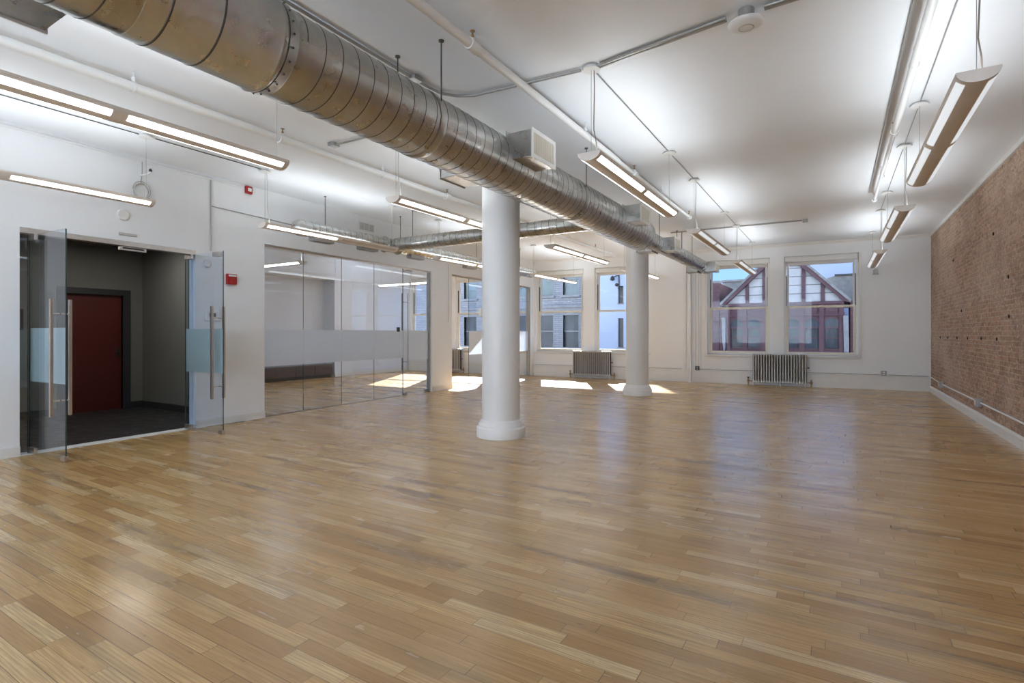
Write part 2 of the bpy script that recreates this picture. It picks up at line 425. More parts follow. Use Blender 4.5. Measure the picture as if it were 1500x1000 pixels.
DOOR = (-1.31, .69, 0, 2.61); PART = (1.835, 6.351, 0, 2.877); OPN = (7.2, 11.64, 0, 2.90)
w = holed(MB(), -6.95, 12.05, -.1, CEIL+.1, [(a,b,-.1 if c == 0 else c,d) for a,b,c,d in (DOOR, PART, OPN)], lambda m,p,q,c,d: m.box(-.15,0,p,q,c,d))
struct(w.build('wall_left', M['wall'], None, LO, GA), 'white left wall with the entrance opening and the glazed openings', 'wall')

# baseboards and mouldings
b = MB()
for p, q in ((-6.8,-1.31), (.69,1.835), (6.351,7.2)):
    b.box(0, .018, p, q, 0, .105).box(0, .010, p, q, .105, .118)
b.box(0, .018, 11.64, 11.93, 0, .105)
struct(b.build('baseboard_left', M['trim'], None, LO, GA), 'low white baseboard along the left wall', 'baseboard')
b = MB()
for p, q in ((-10.5,-3.62), (-3.43,-.03)):
    b.box(p, q, -.034, 0, 0, .185).box(p, q, -.024, 0, .185, .20).box(p, q, -.018, 0, .20, .345).box(p, q, -.026, 0, .345, .362)
struct(b.build('baseboard_back', M['trim'], None, BO, BE), 'tall two-step white baseboard under the windows', 'baseboard')
b = MB()
for p, q in ((-16.5,-10.85),):
    b.box(p, q, -.034, 0, 0, .185).box(p, q, -.018, 0, .20, .345).box(p, q, -.026, 0, .345, .362)
struct(b.build('baseboard_back', M['trim'], None, BO, BE), 'tall white baseboard behind the glass walled room', 'baseboard')
struct(MB().box(1.905, 1.95, -3.2, 16.05, 0, .125).prism([(1.905,.125),(1.95,.125),(1.95,.142),(1.93,.142)], -3.2, 16.05).build('baseboard_right', M['trim']), 'plain white baseboard along the foot of the brick wall', 'baseboard')
cv = MB().prism([(0,CEIL),(0,3.70),(-.012,3.70),(-.02,3.725),(-.05,3.75),(-.055,CEIL)], -10.5, 0, axis='x')
struct(cv.build('trim_2', M['trim'], None, BO, BE), 'slim white cornice moulding above the windows', 'trim')
# shallow pilaster on the window wall beside the pipes
struct(MB().box(-5.72, -5.64, -.03, 0, .0, 3.70).build('trim_3', M['trim'], None, BO, BE), 'narrow white pilaster strip on the window wall next to the riser pipe', 'trim')

# ------------------------------------------------------------------ windows (double-hung)
def window(i, a, b, label, casing=True):
    o = thing('window_%d' % i, label, 'window', BO, BE, 'double-hung windows in the far wall', 'structure')
    d = .07                                             # set back inside the wall
    ca = MB()
    ca.box(a, a+.055, d, d+.14, WZ0, WZ1).box(b-.055, b, d, d+.14, WZ0, WZ1).box(a, b, d, d+.14, 3.30, WZ1).box(a, b, d, d+.14, WZ0, WZ0+.05)
    ca.build('frame', M['trim'], o, bevel=.004)
    MB().box(a+.02, b-.02, d-.035, d+.03, 3.285, 3.40).build('shade_cassette', M['trim'], o, bevel=.006)
    p, q = a+.055, b-.055
    tr = MB()
    for e in (p, q):
        s = 1 if e == p else -1
        tr.box(e, e+s*.014, d+.03, d+.07, 2.12, 2.92)
    tr.build('sash_channel', M['black'], o)
    up = MB()                                           # upper sash, outer track
    y0, y1 = d+.075, d+.11
    up.box(p+.014, p+.062, y0, y1, 2.06, 3.30).box(q-.062, q-.014, y0, y1, 2.06, 3.30).box(p+.062, q-.062, y0, y1, 3.20, 3.30).box(p+.062, q-.062, y0, y1, 2.06, 2.10)
    u = up.build('upper_sash', M['trim'], o, bevel=.003)
    MB().box(p+.06, q-.06, y0+.014, y0+.019, 2.09, 3.21).build('glass_pane', M['pane'], u)
    lo = MB()
    y0, y1 = d+.03, d+.068
    lo.box(p, p+.056, y0, y1, .85, 2.12).box(q-.056, q, y0, y1, .85, 2.12).box(p+.056, q-.056, y0, y1, 2.065, 2.12).box(p+.056, q-.056, y0, y1, .85, .90)
    l = lo.build('lower_sash', M['cream'], o, bevel=.003)
    MB().box(p+.05, q-.05, y0+.016, y0+.021, .89, 2.07).build('glass_pane', M['pane'], l)
    return o
wl = ['far left window of the glass walled room seen through the partition door', 'window behind the open glass door with a radiator below', 'narrow window of the glass walled room half hidden by the near column',
      'double-hung window over the left radiator, facing grey stone', 'double-hung window facing a pale blue wall beside the far column', 'double-hung window with blue sky and a gable rising right', 'double-hung window nearest the brick wall, gable falling right']
for i, ((a, b_), lb) in enumerate(zip(WIN, wl)): window(i+1, a, b_, lb)
for k_, (a, b_, lb) in enumerate(((-5.13,-1.40,'long white window sill under the paired right windows'), (-10.45,-6.66,'long white window sill under the paired windows by the far column'), (-15.7,-10.65,'white window sill in the glass walled room'))):
    struct(MB().box(a, b_, -.055, .08, .765, .80).box(a+.03, b_-.03, -.018, 0, .735, .765).build('trim_%d' % (4+k_), M['trim'], None, BO, BE, bevel=.006), lb, 'window sill')
cs = MB()                                               # flat casing round the right pair
cs.box(-1.45, -1.395, -.02, 0, .80, 3.43).box(-5.115, -5.06, -.02, 0, .80, 3.43)
struct(cs.build('trim_7', M['trim'], None, BO, BE, bevel=.004), 'flat white casing strips beside the paired right windows', 'trim')

for i, (a, b_) in enumerate(FW_):  # unseen windows, added for the fill light from behind the camera
    o = struct(thing('window_%d' % (i+8), '', 'window'), 'unseen double-hung window added for fill light behind the photographer, ' + ['first','second','third','fourth'][i] + ' from the entrance side', 'window')
    m_ = MB()
    for q in (a, b_-.06): m_.box(q, q+.06, -3.36, -3.30, .75, 3.45)
    for z in (.75, 2.07, 3.39): m_.box(a, b_, -3.36, -3.30, z, z+.06)
    f_ = m_.build('frame', M['trim'], o); MB().box(a+.05, b_-.05, -3.335, -3.33, .80, 3.40).build('glass_pane', M['pane'], f_)

# ------------------------------------------------------------------ vestibule behind the entrance
VX, VY0, VY1 = -11.3, 1.55, 5.05
struct(MB().box(VX-.1, -8.02, VY0, VY1, -.1, .004).build('floor', M['tile']), 'charcoal tiled floor of the vestibule', 'floor')
vw = holed(MB(), VY0-.1, VY1+.1, 0, 2.95, [(3.86,4.72,0,2.09)], lambda m,p,q,c,d: m.box(VX-.14,VX,p,q,c,d))
struct(vw.build('wall_vestibule', M['dark_wall']), 'dark grey vestibule wall around the red door', 'wall')
struct(MB().box(VX-.14, -8.26, VY1, VY1+.1, 0, 2.95).build('wall_vestibule', M['dark_wall']), 'dark grey vestibule side wall right of the red door', 'wall')
struct(MB().box(VX-.14, -8.1, VY0-.1, VY0, 0, 2.95).build('wall_vestibule', M['dark_wall']), 'dark grey vestibule side wall behind the left glass door', 'wall')
struct(MB().box(VX-.14, -8.2, VY0-.1, VY1+.1, 2.95, 3.05).build('ceiling', M['dark_wall']), 'dark ceiling of the vestibule', 'ceiling')
struct(MB().box(VX, VX+.015, VY0, 3.74, .004, .12).box(VX, VX+.015, 4.84, VY1, .004, .12).box(VX, -8.3, VY1-.015, VY1, .004, .12).box(VX, -8.2, VY0, VY0+.015, .004, .12).build('baseboard_vestibule', M['dark_trim']), 'black baseboard round the vestibule', 'baseboard')
rd = thing('door_3', 'closed dark red door at the back of the grey vestibule', 'door', (VX, 4.29, .004), 0, kind='structure')
MB().box(-.09, -.045, -.43, .43, 0, 2.085).build('door_panel', M['red_door'], rd, bevel=.003)
MB().box(-.1, .035, -.55, -.43, 0, 2.19).box(-.1, .035, .43, .55, 0, 2.19).box(-.1, .035, -.43, .43, 2.085, 2.19).build('door_frame', M['dark_trim'], rd, bevel=.004)
MB().lathe([(.012,0),(.012,.008)], 12, (-.045,-.02,1.86), 'x').build('peephole', M['black'], rd)
MB().box(-.045, -.03, .35, .40, .98, 1.12).tube([(-.03,.375,1.05),(0,.375,1.05),(0,.30,1.05)], .009, 8).build('lever_handle', M['black'], rd)
fr = thing('framed_notice', 'dark framed board on the vestibule wall left of the red door', 'frame', (VX+.003, 2.95, 1.62), 0)
MB().box(0, .02, -.35, .35, -.17, .17).build('frame', M['black'], fr); MB().box(.02, .022, -.31, .31, -.13, .13).build('panel', M['dark_wall'], fr)

for yy in (2.5, 4.2):  # unseen panels added to brighten the dark vestibule
    vl = thing('vestibule_fill_light', 'unseen light panel added to the dark vestibule ceiling, ' + ('near the left side' if yy < 3 else 'before the red door'), 'ceiling light', (-9.7, yy, 2.95), 0, 'added vestibule fill lights')
    MB().box(-.33,.33,-.33,-.30,-.02,-.001).box(-.33,.33,.30,.33,-.02,-.001).box(-.33,-.30,-.30,.30,-.02,-.001).box(.30,.33,-.30,.30,-.02,-.001).build('rim', M['steel'], vl)
    MB().box(-.30,.30,-.30,.30,-.012,-.002).build('diffuser', M['fill_panel'], vl)

# entrance header bar, threshold, jamb glass
struct(MB().box(-.10, .012, DOOR[0], DOOR[1], 2.545, 2.61).build('trim_8', M['steel'], None, LO, GA, bevel=.003), 'stainless header bar across the entrance opening', 'trim')
struct(MB().box(-.15, .005, DOOR[0], DOOR[1], 0, .010).build('trim_9', M['plastic'], None, LO, GA), 'thin metal threshold strip at the entrance', 'threshold')
ml = tag(MB().box(-.075, -.025, -.28, .04, 2.495, 2.543).build('magnetic_lock', M['steel'], None, LO, GA, bevel=.002), 'small steel lock housing under the entrance header bar', 'lock')
MB().box(-.024, -.022, -.25, .01, 2.512, 2.532).build('contact_plate', M['black'], ml)

def glass_door(i, s_h, label):
    """leaf swung 90 degrees into the room; local x runs out from the wall"""
    p = LP(s_h, 0, 0)
    o = thing('door_%d' % i, label, 'glass door', p, GA, 'entrance doors', 'structure')
    MB().box(-.09, .80, -.006, .006, .015, 2.535).build('glass_leaf', M['glass'], o)
    MB().box(.80, .8025, -.0065, .0065, .015, 2.535).box(-.0925, -.09, -.0065, .0065, .015, 2.535).build('polished_edge', M['glass_edge'], o)
    MB().box(-.088, .798, .0068, .0078, .84, 1.46).build('frosted_band', M['frost_door'], o)
    for z0, z1 in ((.012, .075), (2.475, 2.538)):
        MB().box(-.092, .075, -.017, .017, z0, z1).build('patch_fitting', M['steel'], o, bevel=.002)
    for sgn in (-1, 1):
        hb = MB().box(.665, .695, sgn*.085-.015, sgn*.085+.015, .49, 1.77).build('pull_bar', M['steel'], o, bevel=.002)
        for z in (.66, 1.61):
            MB().tube([(.68, sgn*.008, z), (.68, sgn*.07, z)], .009, 10).build('standoff', M['steel'], hb)
    lk = MB().box(.715, .81, -.02, .02, .004, .058).build('floor_lock', M['steel'], o, bevel=.006)
    MB().lathe([(.022,0),(.022,.012),(.01,.016)], 14, (.76,.02,.032), 'y').build('lock_knob', M['steel'], lk)
    return o
glass_door(1, -1.19, 'left open frameless glass entrance door with steel pull bars')
dr = glass_door(2, .60, 'right open frameless glass entrance door beside the thermostat')
MB().box(.60, .74, -.03, .03, 2.465, 2.525).box(.62, .72, -.034, -.03, 2.48, 2.51).build('closer_box', M['steel'], dr, bevel=.004)
for k_, (a, b_, lb) in enumerate(((-1.31,-1.215,'narrow fixed glass sidelight left of the entrance'), (.625,.69,'narrow fixed glass sidelight right of the entrance'))):
    sd = thing('glass_sidelight', lb, 'glass panel', LO, GA)
    MB().box(-.066, -.054, a+.003, b_-.003, .011, 2.54).build('pane', M['glass'], sd)
    MB().box(-.067, -.053, (b_-.003 if k_ == 0 else a+.001), (b_-.001 if k_ == 0 else a+.003), .011, 2.54).build('edge', M['glass_edge'], sd)

# ------------------------------------------------------------------ long glass partition and its door
gp = thing('glass_partition', 'long frameless glass partition with a frosted band in front of the white room', 'glass partition', LO, GA)
ed = [1.84, 2.678, 3.583, 4.482, 5.395]
for a, b_ in zip(ed[:-1], ed[1:]):
    pn = MB().box(-.081, -.069, a+.002, b_-.002, .012, 2.85).build('glass_panel', M['glass'], gp)
    MB().box(-.0685, -.0675, a+.002, b_-.002, .845, 1.46).build('frosted_band', M['frost'], pn)
    MB().box(-.081, -.069, b_-.0025, b_-.0005, .012, 2.85).build('joint', M['glass_edge'], pn)
MB().box(-.10, -.05, 1.84, 6.345, 2.85, 2.876).build('head_channel', M['steel'], gp)
MB().box(-.09, -.06, 1.84, 5.395, 0.001, .012).build('floor_channel', M['steel'], gp)
MB().box(-.10, -.03, 6.305, 6.348, 0.001, 2.85).build('end_post', M['conduit'], gp)
MB().box(-.06, -.0485, 5.17, 5.27, 1.43, 1.53).build('card_reader', M['black'], gp, bevel=.004)
gd = thing('door_4', 'closed glass door with long pull bars at the right end of the partition', 'glass door', LO, GA, kind='structure')
lf = MB().box(-.081, -.069, 5.402, 6.298, .012, 2.845).build('glass_leaf', M['glass'], gd)
MB().box(-.0685, -.0675, 5.402, 6.298, .78, 1.46).build('frosted_band', M['frost'], lf)
MB().box(-.082, -.068, 5.398, 5.402, .012, 2.845).build('polished_edge', M['glass_edge'], gd)
for off in (-.16, .01):
    pb = MB().tube([(off,5.47,.55),(off,5.47,2.30)], .014, 12).build('pull_bar', M['conduit'], gd)
    for z in (.75, 2.1):
        MB().tube([(off,5.47,z),(-.082 if off < -.07 else -.067,5.47,z)], .008, 8).build('standoff', M['conduit'], pb)
MB().box(-.10, -.05, 5.40, 5.52, .005, .065).build('lock_box', M['conduit'], gd, bevel=.003)
MB().box(-.10, -.05, 6.17, 6.30, .005, .065).build('pivot_patch', M['conduit'], gd, bevel=.003)

# second opening: open leaf, then fixed panes to the corner
g2 = thing('glass_partition', 'fixed glass panes with a bright frosted band behind the near column', 'glass partition', LO, GA)
for a, b_ in ((8.087, 9.86), (9.86, 11.62)):
    pn = MB().box(-.081, -.069, a+.002, b_-.002, .012, 2.86).build('glass_panel', M['glass'], g2)
    MB().box(-.0685, -.0675, a+.002, b_-.002, .82, 1.455).build('frosted_band', M['frost'], pn)
    MB().box(-.0815, -.0685, a+.0005, a+.003, .012, 2.86).build('joint', M['glass_edge'], pn)
MB().box(-.10, -.05, 7.205, 11.635, 2.862, 2.885).build('head_channel', M['conduit'], g2)
MB().box(-.14, -.02, 11.60, 11.638, .001, 2.86).build('end_post', M['conduit'], g2)
hp = Vector(LP(7.235, -.09, 0)); dv = Vector((hp.x, hp.y)).normalized()
d2 = thing('door_5', 'open glass door seen edge-on beside the short white wall', 'glass door', hp, math.atan2(dv.y, dv.x), kind='structure')
MB().box(.01, .83, -.006, .006, .012, 2.845).build('glass_leaf', M['glass'], d2)
MB().box(.008, .01, -.007, .007, .012, 2.845).build('polished_edge', M['glass_edge'], d2)
MB().box(.0, .10, -.018, .018, .006, .07).build('patch_fitting', M['conduit'], d2); MB().box(.0, .10, -.018, .018, 2.79, 2.85).build('patch_fitting', M['conduit'], d2)
for off in (-.05, .05):
    MB().tube([(.76,off,.5),(.76,off,1.0)], .012, 10).tube([(.76,off,.6),(.76,off*.15,.6)], .007, 8).tube([(.76,off,.9),(.76,off*.15,.9)], .007, 8).build('pull_bar', M['conduit'], d2)

# ------------------------------------------------------------------ white room behind the partition
struct(MB().box(-14.4, -8.35, 5.15, 5.25, 0, CEIL).build('wall_partition', M['daylight_tint_wall']), 'white end wall of the glass walled room', 'wall')
struct(MB().box(-14.35, -14.22, 5.2, 11.70, 0, CEIL).build('wall_niche', M['daylight_tint_wall']), 'white back of the niche in the glass walled room', 'wall')
struct(MB().box(-14.35, -13.70, 11.66, 15.3, 0, CEIL).build('wall_far_left', M['daylight_tint_wall']), 'white side wall of the glass walled room', 'wall')
struct(MB().box(-14.22, -13.68, 5.25, 11.66, 3.10, CEIL).box(-13.70, -13.66, 11.66, 15.15, 3.10, CEIL).build('trim_10', M['daylight_tint_wall']), 'white bulkhead over the niche in the glass walled room', 'bulkhead')
struct(MB().box(-13.70, -13.68, 11.66, 15.1, 0, .12).build('baseboard_far_left', M['trim']), 'white baseboard in the glass walled room', 'baseboard')
cb = thing('low_cabinet', 'long low dark brown cabinet in the niche behind the glass partition', 'cabinet', (-14.215, 8.2, 0))
MB().box(0, .50, 0, 3.38, .10, .42).build('carcass', M['cabinet'], cb, bevel=.003)
MB().box(0, .46, .02, 3.36, 0.001, .10).build('plinth', M['dark_trim'], cb)
for k_ in range(5):
    MB().box(.50, .518, .006+k_*.676, .670+k_*.676, .11, .405).build('drawer_front', M['cabinet'], cb, bevel=.002)

# ------------------------------------------------------------------ columns
def column(x, y, r, label):
    o = thing('column', label, 'column', (x, y, 0), 0, 'round columns down the middle', 'thing')
    MB().lathe([(r+.004,.235),(r,.6),(r,2.6),(r-.002,3.5),(r,CEIL-.002)], 56).build('shaft', M['column'], o)
    MB().lathe([(r+.075,0.001),(r+.075,.125),(r+.068,.137),(r+.058,.142),(r+.055,.15),(r+.052,.165),(r+.04,.19),(r+.03,.20),(r+.028,.212),(r+.016,.225),(r+.003,.240)], 56).build('base', M['column'], o)
    return o
column(-3.905, 6.15, .257, 'near white round column in the middle of the floor')
column(-3.85, 11.84, .25, 'far white round column near the window wall')
th = thing('wall_sensor', 'small beige sensor box on the near column at head height', 'sensor', (-4.115, 6.005, 1.68), math.atan2(-.145,-.21))
MB().box(.0, .045, -.04, .04, -.055, .055).build('housing', M['cream'], th, bevel=.008); MB().box(.045, .047, -.025, .025, -.035, .0).build('grille', M['plastic'], th)

# ------------------------------------------------------------------ ducts
def spiral(mb, c, r, y0, y1, pitch=.135, n=40, axis='y', lip=.0022):
    """tube with a raised helical lock seam"""
    prof = [(0,0),(pitch*.5,0),(pitch,0)]
    rows = []
    k = -1
    while k*pitch < (y1-y0) + pitch:
        for (d, h) in prof[:-1]:
            row = []
            for j in range(n+1):
                a = 2*math.pi*j/n
                y = min(max(y0 + k*pitch + d + pitch*j/n, y0), y1)
                u, w = (r+h)*math.cos(a), (r+h)*math.sin(a)
                row.append((c[0]+u, y, c[1]+w) if axis == 'y' else (y, c[0]+u, c[1]+w))
            rows.append(row)
        k += 1
    mb.strip(rows, True)
    return mb
def seamline(mb, c, r, y0, y1, pitch=.135, n=40, axis='y', w=.0075):
    rows = []
    m = int((y1-y0)/pitch)
    for t in range(m*n+1):
        a = 2*math.pi*t/n; y = y0 + pitch*t/n
        u, v = r*math.cos(a), r*math.sin(a)
        q = lambda yy, rr=1.0: (c[0]+u*rr, yy, c[1]+v*rr) if axis == 'y' else (yy, c[0]+u*rr, c[1]+v*rr)
        rows.append([q(y-w/2), q(y-w/4, 1+.0015/r), q(y+w/4, 1+.0015/r), q(y+w/2)])
    mb.strip(rows, True); return mb
AX, AZ, DR = -2.97, 3.14, .27
du = thing('air_duct', 'big galvanised spiral duct hung down the length of the loft', 'duct', (0,0,0))
spiral(MB(), (AX,AZ), DR, 2.02, 9.15).build('spiral_tube', M['duct'], du, fix=False)
seamline(MB(), (AX,AZ), DR+.0006, 2.10, 9.10).build('spiral_seam', M['seam'], du, fix=False)
MB().lathe([(DR+.001,1.25),(DR+.004,1.255),(DR+.004,1.925),(DR+.014,1.932),(DR+.017,1.945),(DR+.014,1.958),(DR+.008,1.965),(DR+.008,2.03),(DR+.001,2.04)], 56, (AX,0,AZ), 'y').build('plain_sleeve', M['duct'], du)
spiral(MB(), (AX,AZ), DR, -3.1, 1.27).build('spiral_tube', M['duct'], du, fix=False)
seamline(MB(), (AX,AZ), DR+.0006, -3.05, 1.2).build('spiral_seam', M['seam'], du, fix=False)
for yy in (1.36, 1.60): MB().lathe([(DR+.004,yy-.006),(DR+.007,yy-.003),(DR+.007,yy+.003),(DR+.004,yy+.006)], 56, (AX,0,AZ), 'y', caps=False).build('sleeve_seam', M['seam'], du)
MB().lathe([(DR+.009,1.968),(DR+.011,1.972),(DR+.009,1.976)], 56, (AX,0,AZ), 'y', caps=False).build('sleeve_seam', M['seam'], du)
rv0 = None
for k_ in range(22):
    a = 2*math.pi*k_/22
    pos_ = (AX+(DR+.008)*math.cos(a), 2.0, AZ+(DR+.008)*math.sin(a))
    if rv0 is None: rv0 = MB().sphere((0,0,0), .008, 6).build('rivet', M['seam'], du, pos_)
    else: c_ = rv0.copy(); COL.objects.link(c_); c_.parent = du; c_.location = pos_
MB().lathe([(DR+.006,9.14),(DR+.006,9.30),(.16,9.62),(.152,9.72)], 48, (AX,0,AZ), 'y').build('reducer', M['duct'], du)
SR = .15
spiral(MB(), (AX,AZ), SR, 9.70, 15.05, n=32).build('spiral_tube', M['duct'], du, fix=False)
seamline(MB(), (AX,AZ), SR+.0006, 9.74, 15.0, n=32).build('spiral_seam', M['seam'], du, fix=False)
MB().lathe([(SR+.006,14.98),(SR+.006,15.06),(.02,15.075)], 32, (AX,0,AZ), 'y').build('end_cap', M['duct'], du)
MB().lathe([(SR+.004,12.5),(SR+.009,12.51),(SR+.009,12.59),(SR+.004,12.6)], 32, (AX,0,AZ), 'y', caps=False).build('coupling', M['duct'], du)
for yy in (3.40, 6.34): MB().lathe([(DR+.004,yy-.04),(DR+.008,yy-.03),(DR+.008,yy+.03),(DR+.004,yy+.04)], 48, (AX,0,AZ), 'y', caps=False).build('strap', M['duct'], du)
def outlet(side, y0, y1, z0, z1, x_in, x_out, grille=True):
    sgn = side
    ob = MB().box(x_in, x_out, y0, y1, z0, z1).box(x_in, x_in+sgn*.02, y0-.02, y1+.02, z0-.02, z1+.02).build('outlet_box', M['duct'], du, bevel=.003)
    if grille:
        f = MB(); t = x_out + sgn*.012; m = .028
        f.box(x_out, t, y0-.012, y1+.012, z1-m, z1+.012).box(x_out, t, y0-.012, y1+.012, z0-.012, z0+m).box(x_out, t, y0-.012, y0+m, z0+m, z1-m).box(x_out, t, y1-m, y1+.012, z0+m, z1-m)
        g = f.build('grille_frame', M['plastic'], ob)
        lv = MB(); n = int((y1-y0-2*m)/.022)
        for q in range(n):
            yy = y0+m+.01+q*.022
            lv.box(x_out+sgn*.002, x_out+sgn*.009, yy, yy+.012, z0+m, z1-m)
        lv.build('grille_louvres', M['cream'], ob)
outlet(1, 4.47, 4.95, 3.10, 3.36, AX+.20, -2.49)
outlet(1, 7.80, 8.24, 3.08, 3.33, AX+.20, -2.49)
outlet(1, 10.28, 10.68, 2.985, 3.235, AX+.08, -2.62)
outlet(1, 14.32, 14.76, 2.985, 3.215, AX+.08, -2.62)
outlet(-1, 4.20, 4.60, 2.95, 3.20, AX-.16, -3.38)
outlet(-1, 10.28, 10.68, 3.00, 3.235, AX-.08, -3.36)
outlet(-1, .45, 1.10, 2.95, 3.25, AX-.16, -3.47)
outlet(-1, 14.30, 14.72, 2.99, 3.215, AX-.08, -3.34)
for (x, y) in ((-2.73,3.40),(-3.205,3.40),(-2.73,6.34),(-3.205,6.34),(-2.80,9.9),(-3.14,9.9),(-2.80,12.55),(-3.14,12.55)):
    zb = AZ + (.13 if y < 9 else .04)
    MB().tube([(x,y,zb),(x,y,CEIL-.004)], .006, 8).lathe([(.022,CEIL-.012),(.022,CEIL-.001)], 12, (x,y,0)).build('hanger_rod', M['seam'], du)
# branch duct across to the left wall and its run along the wall
br = thing('branch_duct', 'smaller spiral duct crossing from the big duct and running along the left wall', 'duct', (0,0,0))
BRR = .128; BY, BX = 7.84, -7.56
spiral(MB(), (BY,AZ), BRR, BX+.12, AX-DR-.01, n=32, axis='x').build('spiral_tube', M['duct'], br, fix=False)
seamline(MB(), (BY,AZ), BRR+.0006, BX+.14, AX-DR-.03, n=32, axis='x').build('spiral_seam', M['seam'], br, fix=False)
spiral(MB(), (BX,AZ), BRR, 5.70, 13.55, n=32).build('spiral_tube', M['duct'], br, fix=False)
seamline(MB(), (BX,AZ), BRR+.0006, 5.75, 13.5, n=32).build('spiral_seam', M['seam'], br, fix=False)
MB().lathe([(.02,5.60),(.09,5.625),(BRR+.006,5.69),(BRR+.006,5.78)], 32, (BX,0,AZ), 'y').build('end_cap', M['duct'], br)
MB().lathe([(BRR+.006,13.47),(BRR+.006,13.56),(.09,13.62),(.02,13.64)], 32, (BX,0,AZ), 'y').build('end_cap', M['duct'], br)
MB().lathe([(BRR+.03,7.84-.19),(BRR+.006,7.84-.18),(BRR+.006,7.84+.18),(BRR+.03,7.84+.19)], 32, (BX,0,AZ), 'y').build('tee_sleeve', M['duct'], br)
for y in (5.95, 7.0, 8.35, 10.3, 12.4):
    g = MB().box(BX-.07, BX+.07, y, y+.42, AZ-BRR-.055, AZ-BRR+.03).build('floor_register', M['conduit'], br, bevel=.004)
    lv = MB()
    for q in range(6): lv.box(BX-.055+q*.02, BX-.047+q*.02, y+.02, y+.40, AZ-BRR-.060, AZ-BRR-.055)
    lv.build('louvre', M['conduit'], g)
for (x, y) in ((-7.0,7.84),(-4.6,7.84),(BX,6.23),(BX,8.10),(BX,10.8),(BX,12.9)):
    MB().tube([(x,y,AZ+BRR-.005),(x,y,CEIL-.004)], .006, 8).lathe([(.02,CEIL-.01),(.02,CEIL-.001)], 12, (x,y,0)).build('hanger_rod', M['seam'], br)

# ------------------------------------------------------------------ pendant lights
FW, FD, FL = .108, .064, 2.72
def arc(t, grow=0.0):
    x = FW*t
    z = -FD*(max(0., 1-abs(t)**2.2))**.62
    nx, nz = t*.9, -(1.02-abs(t))
    l = math.hypot(nx, nz)
    return (x + grow*nx/l, z + grow*nz/l)
def make_light(lens_mats, cord_mat, up='uplight'):
    """linear pendant: top at local z=0, runs along local +y from 0 to FL"""
    o = bpy.data.objects.new('pendant_light', None); COL.objects.link(o)
    ts = [-1+2*i/24 for i in range(25)]
    b = MB()
    b.strip([[(arc(t)[0], y, arc(t)[1]) for t in ts] for y in (.02, FL-.02)], True)
    b.box(-FW, -FW+.006, .02, FL-.02, -.004, .012); b.box(FW-.006, FW, .02, FL-.02, -.004, .012)
    b.build('body', M['fixture'], o)
    MB().box(-FW+.012, FW-.012, .06, FL-.06, -.004, .001).build('uplight_opening', M[up], o)
    for ye, y2 in ((0, .02), (FL-.02, FL)):
        MB().prism([arc(t) for t in ts] + [(FW, .012), (-FW, .012)], ye, y2).build('end_cap', M['fixture'], o)
    for sg in (-1, 1):
        for hlf in (0, 1):
            y0, y1 = (.05, FL/2-.05) if hlf == 0 else (FL/2+.05, FL-.05)
            tt = [sg*(.50+.41*i/8) for i in range(9)]
            lm = lens_mats[hlf]
            MB().strip([[(arc(t,.0018)[0], y, arc(t,.0018)[1]) for t in tt] for y in (y0, y1)], True).build('lens', lm, o)
    for y in (.06, FL-.06):
        top = CEIL-2.985
        MB().tube([(0,y,.0),(0,y,top-.03)], .0022, 6).build('cable', M['conduit'], o)
        MB().lathe([(.078,top-.032),(.083,top-.022),(.06,top-.016),(.06,top-.003)], 24, (0,y,0)).build('canopy', M['plastic'], o)
    c = [(.02,.075,top-.032),(.022,.08,top*.75),(.015,.085,top*.45),(.012,.09,top*.3),(.03,.10,.12),(.035,.11,.0)]
    MB().tube(c, .005, 6).build('power_cord', cord_mat, o)
    return o
FZ = 2.985
lights = [
 # x, y0, lens, cord, label, group
 (-1.86, 4.37, 'lens', 'cord_brown', 'pendant light right of the big duct, nearest of its row', 'middle row'),
 (-1.86, 8.42, 'lens_dim', 'cord', 'pendant light hanging before the window with blue sky, second of its row', 'middle row'),
 (-1.86, 12.48, 'lens_dim', 'cord', 'small far pendant light right in front of the blue sky', 'middle row'),
 (.74, 4.22, 'lens_dim', 'cord_brown', 'large pendant light seen from below near the brick wall', 'right row'),
 (.74, 8.24, 'lens_dim', 'cord', 'pendant light beside the brick wall, second of its row', 'right row'),
 (.74, 12.38, 'lens_dim', 'cord', 'farthest pendant light by the brick wall above the wall speaker', 'right row'),
 (-4.43, .44, 'lens', 'cord', 'long lit pendant light just under the big duct at the upper left', 'left row'),
 (-4.42, 4.60, 'lens', 'cord', 'lit pendant light running in behind the near column', 'left row'),
 (-4.40, 8.55, 'lens', 'cord', 'lit pendant light between the two columns under the branch duct', 'left row'),
 (-4.38, 12.42, 'lens', 'cord', 'far pendant light whose end shows right of the far column', 'left row'),
 (-7.07, .54, 'lens', 'cord', 'lit pendant light over the entrance doors', 'wall row'),
 (-7.10, 4.72, 'lens', 'cord', 'pendant light half unlit over the left of the glass partition', 'wall row'),
 (-7.10, 8.68, 'lens', 'cord', 'lit pendant light by the wall duct left of the near column', 'wall row'),
 (-6.95, 12.5, 'lens', 'cord', 'far lit pendant light in front of the grey stone window', 'wall row'),
]
protos = {}
for (x, y, ln, cd, lb, g) in lights:
    key = (ln, cd)
    special = 'half unlit' in lb
    if special: o = make_light([M['lens'], M['lens_off']], M[cd])
    elif key not in protos: o = protos[key] = make_light([M[ln], M[ln]], M[cd])
    else: o = dup(protos[key])
    o.location = (x, y, FZ)
    tag(o, lb, 'pendant light', 'linear pendant lights, ' + g)
